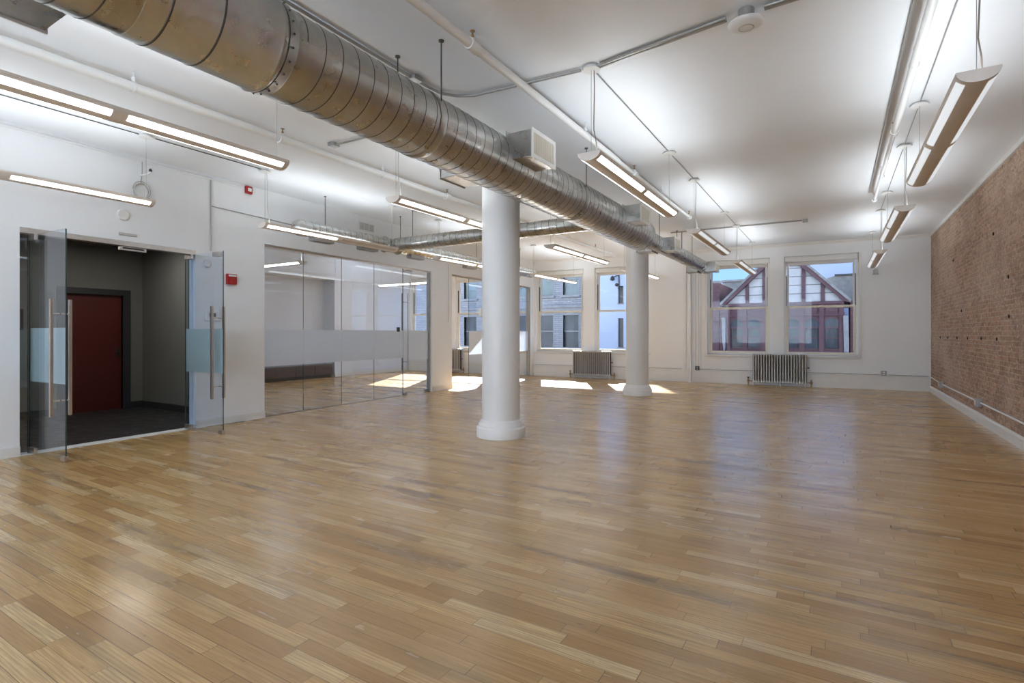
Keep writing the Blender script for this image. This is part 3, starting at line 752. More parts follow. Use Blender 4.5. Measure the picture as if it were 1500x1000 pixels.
for (x, y, rz, lb) in ((-9.8, 7.5, R(90), 'lit pendant light inside the glass room at the left end'), (-9.78, 12.45, R(90), 'lit pendant light inside the glass room near its window')):
    o = make_light([M['lens_room'], M['lens_room']], M['cord'], 'uplight_bright'); o.location = (x, y, FZ-.04); o.rotation_euler = (0, 0, rz)
    tag(o, lb, 'pendant light', 'linear pendant lights, glass room')

# ------------------------------------------------------------------ pipes and conduits on the ceiling
def head(mb, x, y, z):
    mb.tube([(x,y,z),(x,y,z+.03)], .012, 8); mb.lathe([(.012,z+.03),(.007,z+.04),(.007,z+.055),(.022,z+.06),(.022,z+.064)], 10, (x,y,0))
def sprinkler(x, y0, y1, r, label, tees, hangers, taper=None):
    o = thing('sprinkler_pipe', label, 'pipe', (0,0,0), 0, 'sprinkler pipes')
    z = 3.62
    if taper: MB().tube([(x,y0,z),(x,taper,z)], r, 16).tube([(x,taper,z),(x,y1,z)], r*.72, 16).build('pipe', M['pipe_white'], o)
    else: MB().tube([(x,y0,z),(x,y1,z)], r, 16).build('pipe', M['pipe_white'], o)
    for y in tees:
        t = MB().tube([(x,y-.05,z),(x,y+.05,z)], r*1.25, 16).tube([(x,y,z),(x,y,z+r+.02)], .02, 12).build('tee_fitting', M['pipe_white'], o)
        h = MB(); head(h, x, y, z+r+.015); h.build('sprinkler_head', M['brass'], t)
    for y in hangers:
        h = MB().tube([(x,y,z+r),(x,y,CEIL-.003)], .007, 8)
        h.lathe([(r+.004,y-.014),(r+.006,y-.012),(r+.006,y+.012),(r+.004,y+.014)], 16, (x,0,z), 'y', caps=False)
        h.lathe([(.014,z+r+.005),(.02,z+r+.03),(.012,z+r+.05)], 10, (x,y,0))
        h.build('hanger', M['pipe_white'], o)
    return o
sprinkler(-5.42, -3.1, 14.6, .043, 'thick white sprinkler pipe left of the big duct', (3.87, 6.9, 10.2, 13.2), (.4, 2.35, 5.45, 8.4, 11.6))
sprinkler(-2.40, -3.1, 10.6, .036, 'white sprinkler pipe right of the big duct ending above the lights', (3.37, 7.25, 10.5), (.6, 5.55, 8.6), 6.6)
sprinkler(.555, -3.1, 10.85, .032, 'white sprinkler pipe beside the brick wall lights', (3.0, 7.25, 10.78), (1.2, 5.5, 9.2), 7.3)
def conduit(label, runs, r, mat, boxes=(), name='ceiling_conduit'):
    o = thing(name, label, 'conduit', (0,0,0))
    for q in runs: MB().tube(q, r, 10).build('conduit_run', mat, o)
    for (x, y, z, sx, sy, sz) in boxes: MB().box(x-sx, x+sx, y-sy, y+sy, z-sz, z+sz).build('junction_box', mat, o, bevel=.004)
    return o
zc = CEIL-.022
bend = [(-3.33,-3.1,zc),(-3.33,3.95,zc),(-3.30,4.12,zc),(-3.21,4.24,zc),(-3.06,4.32,zc),(-1.948,4.40,zc)]
conduit('grey metal conduit bending from the big duct to the first ceiling canopy', [bend], .014, M['conduit'], [(-3.33,3.75,zc-.004,.055,.055,.02)])
conduit('pair of grey conduits running to the white ceiling speaker', [[(-1.77,4.395,zc),(-.70,4.23,zc)], [(-1.77,4.43,zc),(-.70,4.265,zc)], [(-.44,4.22,zc),(1.9,4.12,zc)], [(-.44,4.255,zc),(1.9,4.155,zc)]], .013, M['conduit'])
conduit('dark thin conduit fixed to the ceiling beside the right sprinkler pipe', [[(.465,-3.1,CEIL-.012),(.48,10.75,CEIL-.012)]], .009, M['conduit'])
conduit('grey conduit crossing the ceiling to a box above the right windows', [[(-3.3,12.62,zc),(-.6,12.66,zc)], [(-3.05,12.62,zc-.016),(-3.05,12.62,3.36)]], .015, M['conduit'], [(-.54,12.66,zc-.01,.05,.04,.03)])
conduit('short grey conduit bridging the left sprinkler pipe and the duct', [[(-5.3,4.55,zc),(-3.4,4.62,zc)]], .012, M['conduit'], [(-5.36,4.55,zc,.05,.05,.02)])
for (x, ys, lb, mt) in ((-1.86, ((4.52,6.96),(7.11,8.40),(8.56,11.02),(11.16,12.46),(12.62,15.06)), 'thin wire linking the canopies right of the big duct', M['conduit']),
                    (.74, ((-3.0,4.20),(4.36,6.80),(6.96,8.22),(8.38,10.82),(10.98,12.36)), 'thin wire linking the canopies by the brick wall', M['conduit']),
                    (-7.07, ((-3.0,.50),(.68,3.12),(3.30,4.70)), 'thin wire linking the canopies over the entrance', M['seam'])):
    conduit(lb, [[(x,a,CEIL-.010),(x,b_,CEIL-.010)] for a, b_ in ys], .0055, mt, name='ceiling_wire')
# round ceiling speaker / access point
sp = thing('ceiling_speaker', 'white saucer shaped ceiling speaker at the top of the picture', 'speaker', (-.56, 4.235, CEIL))
MB().lathe([(.055,-.10),(.055,-.003)], 20).build('stem_box', M['conduit'], sp)
MB().lathe([(.01,-.135),(.05,-.135),(.10,-.125),(.125,-.108),(.127,-.10),(.11,-.095),(.05,-.095)], 40).build('saucer', M['plastic'], sp)
MB().lathe([(.048,-.139),(.053,-.137),(.048,-.134)], 32, caps=False).build('ring', M['conduit'], sp)
s2 = thing('ceiling_speaker', 'grey disc shaped ceiling speaker inside the glass room', 'speaker', (-12.9, 14.2, CEIL))
MB().lathe([(.05,-.16),(.05,-.003)], 16).build('stem_box', M['conduit'], s2); MB().lathe([(.16,-.20),(.165,-.18),(.06,-.15)], 28).build('saucer', M['conduit'], s2)

# ------------------------------------------------------------------ things on the left wall
conduit('white conduit along the top of the left wall ending at the red strobe', [[LP(-6.6,.016,3.715), LP(1.43,.016,3.715)]], .013, M['pipe_white'], name='wall_conduit')
conduit('grey conduit dropping down the left wall to the glass door closer', [[LP(.914,.012,3.70), LP(.914,.012,3.335), LP(.914,.012,2.63)], [LP(.93,.012,3.31), LP(3.9,.012,3.26)]], .008, M['conduit'], name='wall_conduit')
st = thing('fire_strobe', 'small red fire strobe high on the left wall', 'alarm', LP(1.53,.002,3.69), GA)
MB().box(0, .045, -.055, .055, -.06, .06).build('housing', M['alarm_red'], st, bevel=.006); MB().box(.045, .06, -.03, .03, -.025, .03).build('lens', M['plastic'], st, bevel=.004)
ps = thing('pull_station', 'red fire alarm pull station on the wall beside the entrance', 'fire alarm', LP(1.235,.002,2.235), GA)
MB().box(0, .05, -.078, .078, -.08, .082).build('housing', M['alarm_red'], ps, bevel=.006)
MB().box(.05, .054, -.062, .066, .04, .07).build('name_strip', M['plastic'], ps)
MB().box(.05, .058, -.05, .05, -.06, .015).build('pull_handle', M['alarm_red'], ps, bevel=.003)
tm = thing('thermostat', 'white thermostat with a grey display behind the right glass door', 'thermostat', LP(.935,.002,1.655), GA)
MB().box(0, .035, -.12, .12, -.075, .075).build('housing', M['plastic'], tm, bevel=.01); MB().box(.035, .037, -.055, .045, -.01, .045).build('display', M['dark_wall'], tm)
rc = tag(MB().lathe([(.075,0),(.075,.012),(.06,.016)], 28, (0,0,0), 'x').build('cover_plate', M['plastic'], None, LP(-.26,.002,2.95), GA), 'round white cover plate above the left of the entrance', 'cover plate')
rc2 = tag(MB().lathe([(.06,0),(.06,.02),(.045,.03)], 28, (0,0,0), 'x').build('smoke_detector', M['plastic'], None, LP(.86,.002,2.44), GA), 'round white detector under the closer at the right glass door', 'detector')
pq = tag(MB().box(0, .012, -.105, .105, -.016, .016).build('metal_plaque', M['steel'], None, LP(-.2,.002,2.70), GA, bevel=.002), 'small blank metal strip plaque above the entrance header', 'plaque')
cc = thing('cable_coil', 'coil of grey cable hanging high on the wall above the entrance', 'cable', LP(-.06,.01,3.31), GA)
rg = random.Random(3)
for q in range(5):
    rr = .10 + rg.uniform(-.012,.014); oy, oz = rg.uniform(-.01,.01), rg.uniform(-.012,.012)
    MB().tube([(.012+.007*q, oy+rr*math.cos(2*math.pi*t/32), oz+1.05*rr*math.sin(2*math.pi*t/32)) for t in range(33)], .0042, 6, caps=False).build('loop', M['cord'] if q % 2 else M['conduit'], cc)
MB().tube([(.014,.02,.39),(.014,.02,.25),(.014,.005,.10)], .0045, 6).build('drop_wire', M['conduit'], cc)
MB().box(0,.03,-.045,.045,-.17,-.13).build('hook_plate', M['plastic'], cc)
sw = thing('side_sprinkler', 'white elbow with a dark sprinkler head on the wall above the entrance', 'sprinkler', LP(.02,.002,3.56), GA)
MB().tube([(.035,-.10,-.05),(.06,-.06,-.04),(.07,0,-.01),(.07,.02,.02)], .014, 8).build('elbow', M['pipe_white'], sw); MB().lathe([(.012,.02),(.02,.03),(.02,.045),(.010,.05),(.018,.06)], 10, (.07,.02,0)).build('sprinkler_head', M['black'], sw)
vt = thing('wall_vent', 'white wall vent with three louvred bays above the glass partition', 'vent', LP(4.18,.002,3.56), GA)
MB().box(0,.012,-.22,.22,-.085,.085).build('plate', M['plastic'], vt)
for q in range(3):
    lv = MB()
    for j in range(8): lv.box(.012,.016,-.20+q*.138,-.20+q*.138+.118,-.068+j*.0175,-.068+j*.0175+.009)
    lv.build('louvre', M['conduit'], vt)
pc = thing('hanging_string', 'thin string hanging down the short white wall between the glazed openings', 'string', LP(7.02,.015,1.66), GA)
MB().tube([(0,0,.03),(0,0,1.46)], .004, 6).build('cord', M['conduit'], pc); MB().lathe([(.012,0),(.016,.02),(.008,.035)], 10).build('toggle', M['plastic'], pc)

# ------------------------------------------------------------------ things on the window wall and brick wall
rp = thing('riser_pipe', 'white vertical riser pipe from floor to ceiling left of the right windows', 'pipe', BP(-5.52,.065,0), BE)
MB().tube([(0,0,.002),(0,0,CEIL-.002)], .038, 18).build('pipe', M['pipe_white'], rp)
MB().lathe([(.055,.001),(.055,.012),(.042,.02)], 18).build('floor_collar', M['pipe_white'], rp)
for q, s_ in enumerate((-5.38, -5.30, -5.24)):
    tag(MB().tube([BP(s_,.012,.44 if q == 0 else .36), BP(s_,.012,3.69)], .010, 8).build('wall_conduit', M['pipe_white']), ['thin white conduit right of the riser pipe, ending at the black outlet', 'thin white conduit, second right of the riser pipe', 'thin white conduit nearest the right windows'][q], 'conduit')
conduit('grey cable conduit along the baseboard under the right windows', [[BP(-5.3,.036,.374), BP(-1.02,.036,.374)], [BP(-.85,.036,.374), BP(-.06,.036,.366)]], .007, M['conduit'], name='wall_conduit')
conduit('grey cable conduit along the baseboard between the two columns', [[BP(-10.45,.036,.374), BP(-5.75,.036,.374)]], .007, M['conduit'], name='wall_conduit')
def socket(s_, z, label, plate, face):
    o = thing('electrical_outlet', label, 'outlet', BP(s_, .002, z), BE)
    MB().box(-.058,.058,-.055,-.024,-.06,.06).build('box', plate, o, bevel=.005)
    for dz in (-.025, .025): MB().box(-.016,.016,-.058,-.055,dz-.015,dz+.015).build('receptacle', face, o)
    return o
socket(-.935, .41, 'steel electrical outlet between the right window and the brick wall', M['conduit'], M['plastic'])
socket(-5.33, .40, 'small black topped outlet at the foot of the thin conduits', M['dark_trim'], M['conduit'])
ws = thing('wall_speaker', 'small grey speaker on the window wall near the brick wall', 'speaker', BP(-1.11,.002,2.92), BE)
MB().box(-.05,.05,-.07,0,-.05,.055).build('housing', M['conduit'], ws, bevel=.006); MB().box(-.065,.065,-.075,0,-.065,-.05).build('bracket', M['conduit'], ws)
bc = thing('wall_conduit', 'white conduit along the foot of the brick wall with two boxes', 'conduit', (0,0,0))
MB().tube([(1.928,-3.1,.315),(1.928,10.85,.315)], .013, 10).tube([(1.928,11.0,.315),(1.928,14.3,.315)], .013, 10).tube([(1.928,14.45,.315),(1.928,16.0,.36)], .011, 10).build('pipe', M['pipe_white'], bc)
for y in (10.92, 14.37):
    bx = MB().box(1.87,1.947,y-.06,y+.06,.25,.375).build('junction_box', M['conduit'], bc, bevel=.005)
    MB().box(1.866,1.87,y-.035,y+.035,.275,.35).build('cover', M['plastic'], bx)
holes = [(14.72,1.31),(13.82,1.31),(12.86,1.31),(11.93,1.31),(10.92,1.315),(9.98,1.315),(13.23,2.80),(9.39,2.14),(10.17,2.83),(12.45,1.80),(9.36,1.62)]
for q, (y, z) in enumerate(holes):
    lb = 'dark bolt hole in the brick wall, one of the level row' if q < 6 else ['dark bolt hole high in the brick wall near the window wall','dark bolt hole in the brick wall between the row and the ceiling','dark bolt hole highest up in the brick wall','tiny dark bolt hole above the level row','dark bolt hole low at the right edge of the brick wall'][q-6]
    o = tag(MB().lathe([(.022,-.012),(.026,-.003),(.017,-.001)], 10, (0,0,0), 'x').build('bolt_socket', M['void'], None, (1.949, y, z)), lb, 'bolt hole', 'bolt holes in the level row' if q < 6 else 'scattered bolt holes')

# ------------------------------------------------------------------ radiators
def radiator(nsec, s0, label, off=.19, first=None):
    pitch = .0645; L = nsec*pitch
    o = thing('radiator', label, 'radiator', BP(s0, off, 0), BE, 'cast iron radiators under the windows')
    def section():
        m = MB()
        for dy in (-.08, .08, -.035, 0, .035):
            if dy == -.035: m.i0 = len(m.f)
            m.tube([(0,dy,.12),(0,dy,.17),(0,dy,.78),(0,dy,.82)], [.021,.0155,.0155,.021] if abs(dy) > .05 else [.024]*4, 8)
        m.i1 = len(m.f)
        for z in (.115, .825):
            m.tube([(0,-.085,z),(0,-.06,z+.004*(1 if z > .5 else -1)),(0,.06,z+.004*(1 if z > .5 else -1)),(0,.085,z)], [.024,.028,.028,.024], 10)
            m.tube([(-pitch/2,0,z),(pitch/2,0,z)], .024, 10)
        m.lathe([(.026,.84),(.018,.855),(.006,.86)], 10, (0,-.055,0))
        return m
    a = None
    for k in range(nsec):
        if a is None:
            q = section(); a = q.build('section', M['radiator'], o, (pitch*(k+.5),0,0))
            a.data.materials.append(M['iron'])                # inner columns coloured dark to paint the shade in the gaps
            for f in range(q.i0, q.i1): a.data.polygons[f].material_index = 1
        else:
            c = a.copy(); COL.objects.link(c); c.parent = o; c.location = (pitch*(k+.5),0,0)
    for k in (0, nsec//2, nsec-1):
        for dy in (-.075, .075):
            MB().tube([(pitch*(k+.5),dy,.12),(pitch*(k+.5),dy,.03),(pitch*(k+.5),dy,.001)], [.017,.014,.022], 10).build('foot', M['radiator'], o)
    for e, x in ((-1, 0), (1, L)):
        v = MB().tube([(x,0,.115),(x+e*.09,0,.115)], .013, 8).tube([(x+e*.10,0,.001),(x+e*.10,0,.20)], .016, 10).lathe([(.028,.085),(.034,.115),(.028,.145)], 12, (x+e*.10,0,0)).build('valve', M['brass'], o)
        if e < 0: MB().lathe([(.03,.20),(.035,.21),(.03,.22)], 12, (x+e*.10,0,0)).build('hand_wheel', M['black'], v)
    MB().tube([(L,-.0,.50),(L+.03,0,.50)], .012, 8).lathe([(.016,L+.03),(.02,L+.045),(.012,L+.055)], 10, (0,0,.50), 'x').build('air_vent', M['black'], o)
    return o
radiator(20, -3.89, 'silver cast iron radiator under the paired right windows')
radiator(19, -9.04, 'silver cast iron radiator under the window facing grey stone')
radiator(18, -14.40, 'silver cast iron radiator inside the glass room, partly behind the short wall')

# ------------------------------------------------------------------ outside: street and buildings
YF = 31.0
ef = holed(MB(), -44, 26, -11, 8, [(-16.6,.3,-.1,CEIL+.1)], lambda m,p,q,c,d: m.box(p,q,.02,.30,c,d))  # unseen outer face, extended to bounce sun onto the buildings opposite
struct(ef.build('wall_exterior', M['own_facade'], None, BO, BE), 'outer street face of the loft building around the windows', 'wall')
tag(MB().box(-60, 40, 17.2, 70, -11.2, -11.0).build('street_ground', M['asphalt']), 'asphalt street far below the windows', 'street', kind='structure')
def pane_window(o, x0, x1, z0, z1, gl, y=YF, fr='stone_trim', mull=True, sill=True, dep=.22):
    w_ = MB().box(x0-.05, x1+.05, y-.02, y+dep, z0-.05, z0).box(x0-.05, x1+.05, y-.02, y+dep, z1, z1+.05).box(x0-.05, x0, y-.02, y+dep, z0, z1).box(x1, x1+.05, y-.02, y+dep, z0, z1)
    if mull: w_.box(x0, x1, y+dep-.06, y+dep-.02, (z0+z1)/2-.03, (z0+z1)/2+.03)
    if sill: w_.box(x0-.14, x1+.14, y-.16, y+.05, z0-.16, z0-.05)
    f_ = w_.build('window', M[fr], o)
    MB().box(x0, x1, y+dep-.02, y+dep, z0, z1).build('glass', gl, f_)
# grey limestone building
sb_ = thing('stone_building', 'grey limestone office building across the street', 'building', (0,0,0))
SW = [(-16.75+dx, z0, z1) for dx in (-12.2, -9.1, -6.05, -.0) for z0, z1 in ((.50,2.55),(3.85,5.9),(-3.4,-1.3),(7.0,8.6))] + [(-14.95, z0, z1) for z0, z1 in ((.50,2.55),(3.85,5.9),(-3.4,-1.3),(7.0,8.6))] + [(-18.6, z0, z1) for z0, z1 in ((.50,2.55),(3.85,5.9))]
hw = [(x, x+1.08, z0, z1) for x, z0, z1 in SW]
holed(MB(), -25.0, -12.95, -11.0, 9.4, hw, lambda m,p,q,c,d: m.box(p,q,YF,YF+.5,c,d)).box(-25, -12.95, YF+.5, YF+9, -11, 9.4).build('wall', M['stone'], sb_)
for (x, z0, z1) in SW:
    pane_window(sb_, x, x+1.08, z0, z1, M['far_glass_green'] if z0 > 3 else M['far_glass'])
MB().box(-25.05, -12.9, YF-.22, YF, 3.02, 3.16).box(-25.02, -12.93, YF-.10, YF, 2.72, 3.02).box(-25.05, -12.9, YF-.3, YF, 9.2, 9.4).build('cornice', M['stone_trim'], sb_)
MB().box(-17.4, -12.96, YF, YF+.16, 11.3, 12.9).tube([(-17.2,YF+.1,9.4),(-17.2,YF+.1,11.25)], .05, 8).tube([(-13.1,YF+.1,9.4),(-13.1,YF+.1,11.25)], .05, 8).build('sun_blocker', M['stone_trim'], sb_)  # unseen raised panel added to keep sun off the upper sashes
# pale blue tower
bt = thing('blue_building', 'pale blue painted building with narrow slit windows across the street', 'building', (0,0,0))
holed(MB(), -12.85, -6.2, -11, 17, [(-11.28,-10.93,3.2,4.25),(-11.28,-10.93,.55,2.3),(-11.28,-10.93,5.2,6.6)], lambda m,p,q,c,d: m.box(p,q,YF,YF+.4,c,d)).box(-12.85,-6.2,YF+.4,YF+1.3,-11,17).build('wall', M['blue_wall'], bt)
for z0, z1 in ((3.2,4.25),(.55,2.3),(5.2,6.6)):
    f_ = MB().box(-11.28,-11.25,YF+.05,YF+.25,z0,z1).box(-10.96,-10.93,YF+.05,YF+.25,z0,z1).box(-11.3,-10.9,YF-.04,YF+.25,z0-.06,z0).build('window', M['slate'], bt)
    MB().box(-11.25,-10.96,YF+.15,YF+.2,z0,z1).build('glass', M['far_glass'], f_)
lm_ = MB().tube([(-11.2,YF,4.85),(-11.2,YF-.35,4.85),(-11.45,YF-.35,4.75)], .035, 8).lathe([(.05,4.55),(.16,4.62),(.1,4.78),(.03,4.85)], 12, (-11.5,YF-.35,0)).lathe([(.04,4.2),(.12,4.28),(.06,4.4)], 12, (-11.25,YF-.3,0)).tube([(-11.2,YF-.05,4.9),(-11.2,YF-.05,4.0)], .04, 8)
lm_.build('wall_lamp', M['black'], bt)
# half-timbered gable building
gb = thing('gabled_building', 'maroon half-timbered gabled building with arched windows across the street', 'building', (0,0,0))
GC, AP, GBZ = -2.36, 5.75, 2.98                          # gable centre, apex height, foot height
def gx(z): return (AP-z)/(AP-GBZ)*2.88
arches = [-4.58, -3.735, -2.82, -1.90, -1.035, -.175]
holed(MB(), -5.02, .22, -11, GBZ, [(c-.34, c+.34, .62, 1.80) for c in arches], lambda m,p,q,c,d: m.box(p,q,YF,YF+.3,c,d)).box(-5.02,.22,YF+.3,YF+4,-11,GBZ).build('wall', M['maroon'], gb)
for c in arches:
    pts = [(c-.34,1.66)] + [(c+.34*math.cos(math.pi-math.pi*t/12), 1.80+.34*math.sin(math.pi*t/12)) for t in range(13)] + [(c+.34,1.66)]
    f_ = MB().box(c-.34,c-.29,YF+.02,YF+.26,.62,1.66).box(c+.29,c+.34,YF+.02,YF+.26,.62,1.66).box(c-.34,c+.34,YF-.03,YF+.26,1.64,1.72).box(c-.29,c+.29,YF+.14,YF+.2,1.12,1.17).box(c-.36,c+.36,YF-.08,YF+.2,.56,.62).build('arched_window', M['maroon'], gb)
    MB().box(c-.29,c+.29,YF+.18,YF+.22,.62,1.66).build('glass', M['far_glass'], f_)
    MB().prism(pts, YF-.012, YF+.02).build('fanlight', M['far_glass'], f_)
    arr = []
    for t in range(17):
        a = math.pi - math.pi*t/16
        arr.append([(c+.34*math.cos(a), YF-.05, 1.80+.34*math.sin(a)), (c+.44*math.cos(a), YF-.05, 1.80+.44*math.sin(a)), (c+.44*math.cos(a), YF+.02, 1.80+.44*math.sin(a))])
    MB().strip(arr, False).build('arch_moulding', M['maroon'], f_)
pl = MB()
for c in (-5.0, -4.16, -3.28, -2.36, -1.47, -.605, .26):
    pl.box(c-.10, c+.10, YF-.09, YF, .45, 2.95).box(c-.13, c+.13, YF-.12, YF, 2.3, 2.42)
pl.box(-5.1,.35,YF-.10,YF,.36,.50).box(-5.1,.35,YF-.14,YF,2.28,2.36).box(-5.1,.35,YF-.16,YF,2.86,2.99)
for c0, c1 in zip((-5.0,-4.16,-3.28,-2.36,-1.47,-.605),(-4.16,-3.28,-2.36,-1.47,-.605,.26)): pl.box(c0+.18,c1-.18,YF-.04,YF,2.48,2.78)
pl.build('pilasters', M['maroon'], gb)
MB().prism([(GC-2.9,GBZ),(GC+2.9,GBZ),(GC,AP)], YF+.05, YF+4).build('gable_wall', M['stucco'], gb)
jl = MB()
for z in (3.42, 3.86, 4.30, 4.74): jl.box(GC-gx(z)+.05, GC+gx(z)-.05, YF+.03, YF+.06, z-.018, z+.018)
jl.build('stucco_joints', M['stucco_line'], gb)
tb = MB()
for c in (-4.05, -3.22, -2.36, -1.40, -.55):
    zt = AP - abs(c-GC)/2.88*(AP-GBZ)
    tb.box(c-.09, c+.09, YF-.03, YF+.06, GBZ, zt-.05)
tb.prism([(GC-.9,4.85),(GC+.9,4.85),(GC,AP)], YF-.03, YF+.06)
tb.build('timbers', M['maroon'], gb)
for sg in (-1, 1):
    MB().prism([(GC+sg*2.98,GBZ-.08),(GC+sg*2.72,GBZ-.02),(GC,AP-.14),(GC,AP+.18)], YF-.28, YF+.07).build('bargeboard', M['maroon'], gb)
    MB().prism([(GC+sg*3.02,GBZ+.06),(GC+sg*2.98,GBZ-.08),(GC,AP+.18),(GC,AP+.30)], YF-.34, YF+4).build('roof_slope', M['slate'], gb)
for (x, lb_) in ((-5.22,0), (.42,1)):
    MB().prism([(x-.10,2.25),(x+.10,2.25),(x+.09,.55),(x+.02,.40),(x-.05,.9)] if lb_ == 0 else [(x-.10,2.25),(x+.12,2.25),(x+.14,.5),(x-.06,.5)], YF-.2, YF).build('stone_bracket', M['stone_trim'], gb)
MB().box(-5.44, -5.11, YF+.02, YF+4, -11, 2.84).build('side_wall', M['purple_brick'], gb)
# brick neighbour left of the gable and slate-roofed one right of it
nb = thing('brick_building', 'maroon brick building with a grey parapet left of the gable', 'building', (0,0,0))
MB().box(-6.15, -5.48, YF+.1, YF+9, -11, 4.15).build('wall', M['purple_brick'], nb)
MB().box(-6.1, -3.95, YF+4.6, YF+9, -11, 4.6).build('rear_wall', M['slate'], nb)
MB().box(-6.19, -5.45, YF, YF+.6, 4.15, 4.28).box(-6.15, -3.9, YF+4.5, YF+5, 4.6, 4.72).build('parapet', M['slate'], nb)
sr = thing('slate_roof_building', 'grey slate roofed building right of the gable', 'building', (0,0,0))
MB().box(.62, 9, YF+.1, YF+4.3, -11, 3.0).build('wall', M['purple_brick'], sr)
MB().prism([(-1.0,3.0),(10,3.0),(10,4.66),(.0,4.66),(-.4,4.55),(-.8,4.05)], YF+4.5, YF+9).build('roof', M['slate'], sr)
MB().box(-.05, 10, YF+4.4, YF+4.8, 4.63, 4.74).build('ridge', M['dark_trim'], sr)
bb = thing('blue_white_building', 'tall pale blue and white wall rising behind the slate roof', 'building', (0,0,0))
MB().box(-1.69, 12, YF+12, YF+20, -11, 12).build('wall', M['blue_wall'], bb)
MB().box(-2.15, -1.69, YF+12.2, YF+20, -11, 12).build('white_corner', M['white_build'], bb)
pb_ = thing('fill_bounce_building', 'unseen sunlit building added behind the photographer to bounce fill light indoors', 'building', (0,0,0))  # added out of view: sunlit wall bouncing light through the rear windows
MB().box(-40, 34, -24, -19, -11, 24).build('wall', M['bounce_wall'], pb_)
nr_ = thing('bounce_deck', 'unseen white deck added behind the photographer to bounce sun onto the ceiling', 'roof', (0,0,0))
MB().box(-40, 34, -18.9, -3.8, -1.6, -1.4).build('deck', M['white_build'], nr_)  # unseen deck added to throw sun up at the loft ceiling
MB().box(-40, 34, -4.1, -3.8, -1.4, -1.1).build('parapet', M['stone_trim'], nr_)
# pale yellow and orange buildings seen from the glass room
yb = thing('yellow_building', 'pale yellow building beyond the glass room window by the near column', 'building', (0,0,0))
holed(MB(), -21.5, -16.4, -11, 13.0, [], lambda m,p,q,c,d: m.box(p,q,YF+13,YF+20,c,d)).build('wall', M['yellow_wall'], yb)
for x in (-20.8,-19.2,-17.6):
    for z0 in (.6, 3.9, 7.2): pane_window(yb, x, x+.8, z0, z0+1.8, M['far_glass'], y=YF+12.76, fr='white_build', dep=.2)
ob_ = thing('orange_building', 'low orange brick building seen through the far left window', 'building', (0,0,0))
MB().box(-36, -25.4, YF+1, YF+9, -11, 3.1).build('wall', M['orange_wall'], ob_); MB().box(-36.1,-25.3,YF+.9,YF+9.1,3.1,3.25).build('coping', M['stone_trim'], ob_)
gw_ = thing('white_building', 'pale greenish white building above the orange one', 'building', (0,0,0))
MB().box(-42, -26, YF+10, YF+18, -11, 6.0).build('wall', M['stucco'], gw_); MB().box(-42.1,-25.9,YF+9.9,YF+18,6.0,6.2).build('coping', M['stone_trim'], gw_)
tr_ = thing('street_tree', 'dark green street tree seen through the narrow window by the near column', 'tree', (-15.2, 25.5, -11.0))
MB().tube([(0,0,0),(.1,0,5),(0,.1,10.4)], [.2,.16,.08], 10).build('trunk', M['cabinet'], tr_)
cr = MB(); rg = random.Random(11)
for q in range(900):
    a, e_, rr = rg.uniform(0,6.283), rg.uniform(-1,1), rg.random()**.4*1.8
    c = Vector((rr*math.cos(a)*math.sqrt(1-e_*e_), rr*math.sin(a)*math.sqrt(1-e_*e_), 10.6+rr*.85*e_))
    d1 = Vector((rg.uniform(-1,1),rg.uniform(-1,1),rg.uniform(-1,1))).normalized()*.16; d2_ = d1.cross(Vector((rg.uniform(-1,1),rg.uniform(-1,1),.3))).normalized()*.09
    cr.add([c-d1, c+d2_, c+d1, c-d2_], [(0,1,2,3)])
cr.build('crown', M['leaf'], tr_, fix=False)

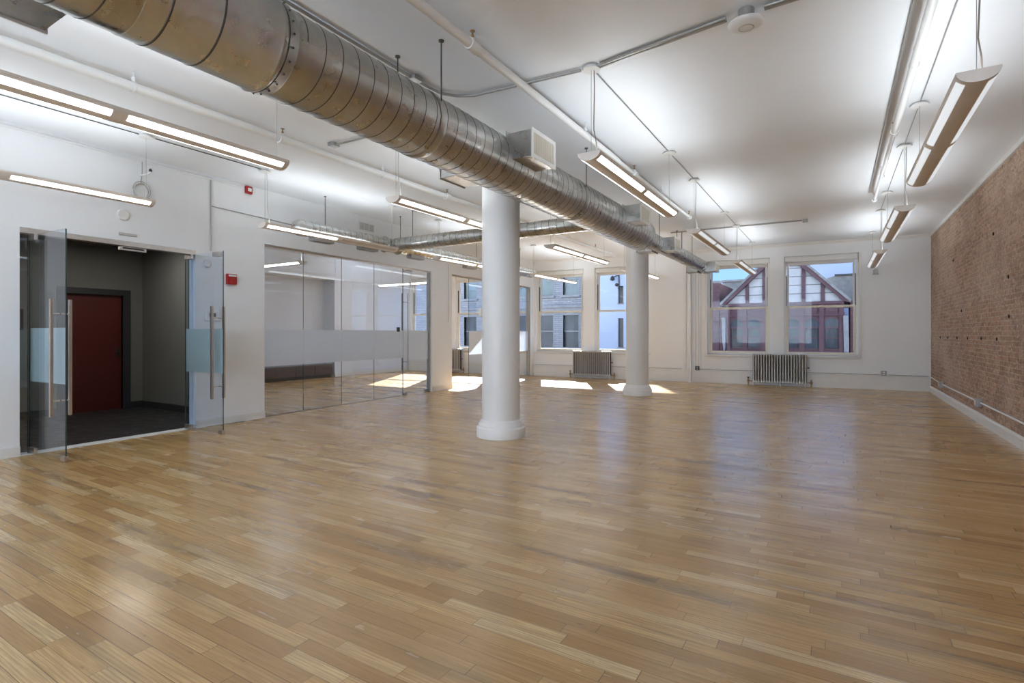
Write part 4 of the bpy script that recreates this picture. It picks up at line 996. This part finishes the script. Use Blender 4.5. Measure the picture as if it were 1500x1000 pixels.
# ------------------------------------------------------------------ light
SUN = Vector((.78, -1.45, -.88)).normalized()
sl = bpy.data.lights.new('sun', 'SUN'); sl.energy = 13.5; sl.angle = R(.53); sl.color = (1, .985, .96)
so = bpy.data.objects.new('sun', sl); COL.objects.link(so); so.rotation_euler = SUN.to_track_quat('-Z', 'Y').to_euler(); so.location = (-30, 60, 40)
wd = bpy.data.worlds.new('sky_world'); scene.world = wd; wd.use_nodes = True
t = wd.node_tree; t.nodes.clear()
tc = t.nodes.new('ShaderNodeTexCoord'); sx = t.nodes.new('ShaderNodeSeparateXYZ'); t.links.new(tc.outputs['Generated'], sx.inputs[0])
rp = t.nodes.new('ShaderNodeValToRGB'); t.links.new(sx.outputs[2], rp.inputs[0])
cr_ = rp.color_ramp
cr_.elements[0].position = .0; cr_.elements[0].color = (.42,.64,1.0,1)
cr_.elements[1].position = 1.0; cr_.elements[1].color = (.16,.36,.85,1)
e_ = cr_.elements.new(.12); e_.color = (.29,.55,1.0,1)
bg = t.nodes.new('ShaderNodeBackground'); bg.inputs[1].default_value = .72
t.links.new(rp.outputs[0], bg.inputs[0]); ow = t.nodes.new('ShaderNodeOutputWorld'); t.links.new(bg.outputs[0], ow.inputs[0])

# ------------------------------------------------------------------ camera
cam = bpy.data.cameras.new('camera'); co_ = bpy.data.objects.new('camera', cam); COL.objects.link(co_)
co_.location = (0, 0, 1.4); co_.rotation_euler = (R(90), 0, R(31.22))
cam.sensor_width = 36; cam.sensor_fit = 'HORIZONTAL'; cam.lens = 782/1500*36; cam.shift_y = (487.7-500)/1500; cam.clip_start = .05; cam.clip_end = 300
scene.camera = co_
vs = scene.view_settings; vs.view_transform = 'Standard'; vs.look = 'None'; vs.exposure = 1.02; vs.gamma = 1; vs.use_curve_mapping = False
cy = scene.cycles
cy.use_adaptive_sampling = False; cy.use_denoising = True; cy.denoising_prefilter = 'ACCURATE'; cy.use_guiding = True; cy.guiding_training_samples = 32; cy.max_bounces = 10; cy.diffuse_bounces = 5; cy.glossy_bounces = 4; cy.transparent_max_bounces = 32; cy.transmission_bounces = 8
cy.sample_clamp_indirect = 8; cy.caustics_reflective = False; cy.caustics_refractive = False; cy.use_light_tree = True
try: cy.denoiser = 'OPENIMAGEDENOISE'; cy.denoising_input_passes = 'RGB_ALBEDO_NORMAL'
except Exception: pass
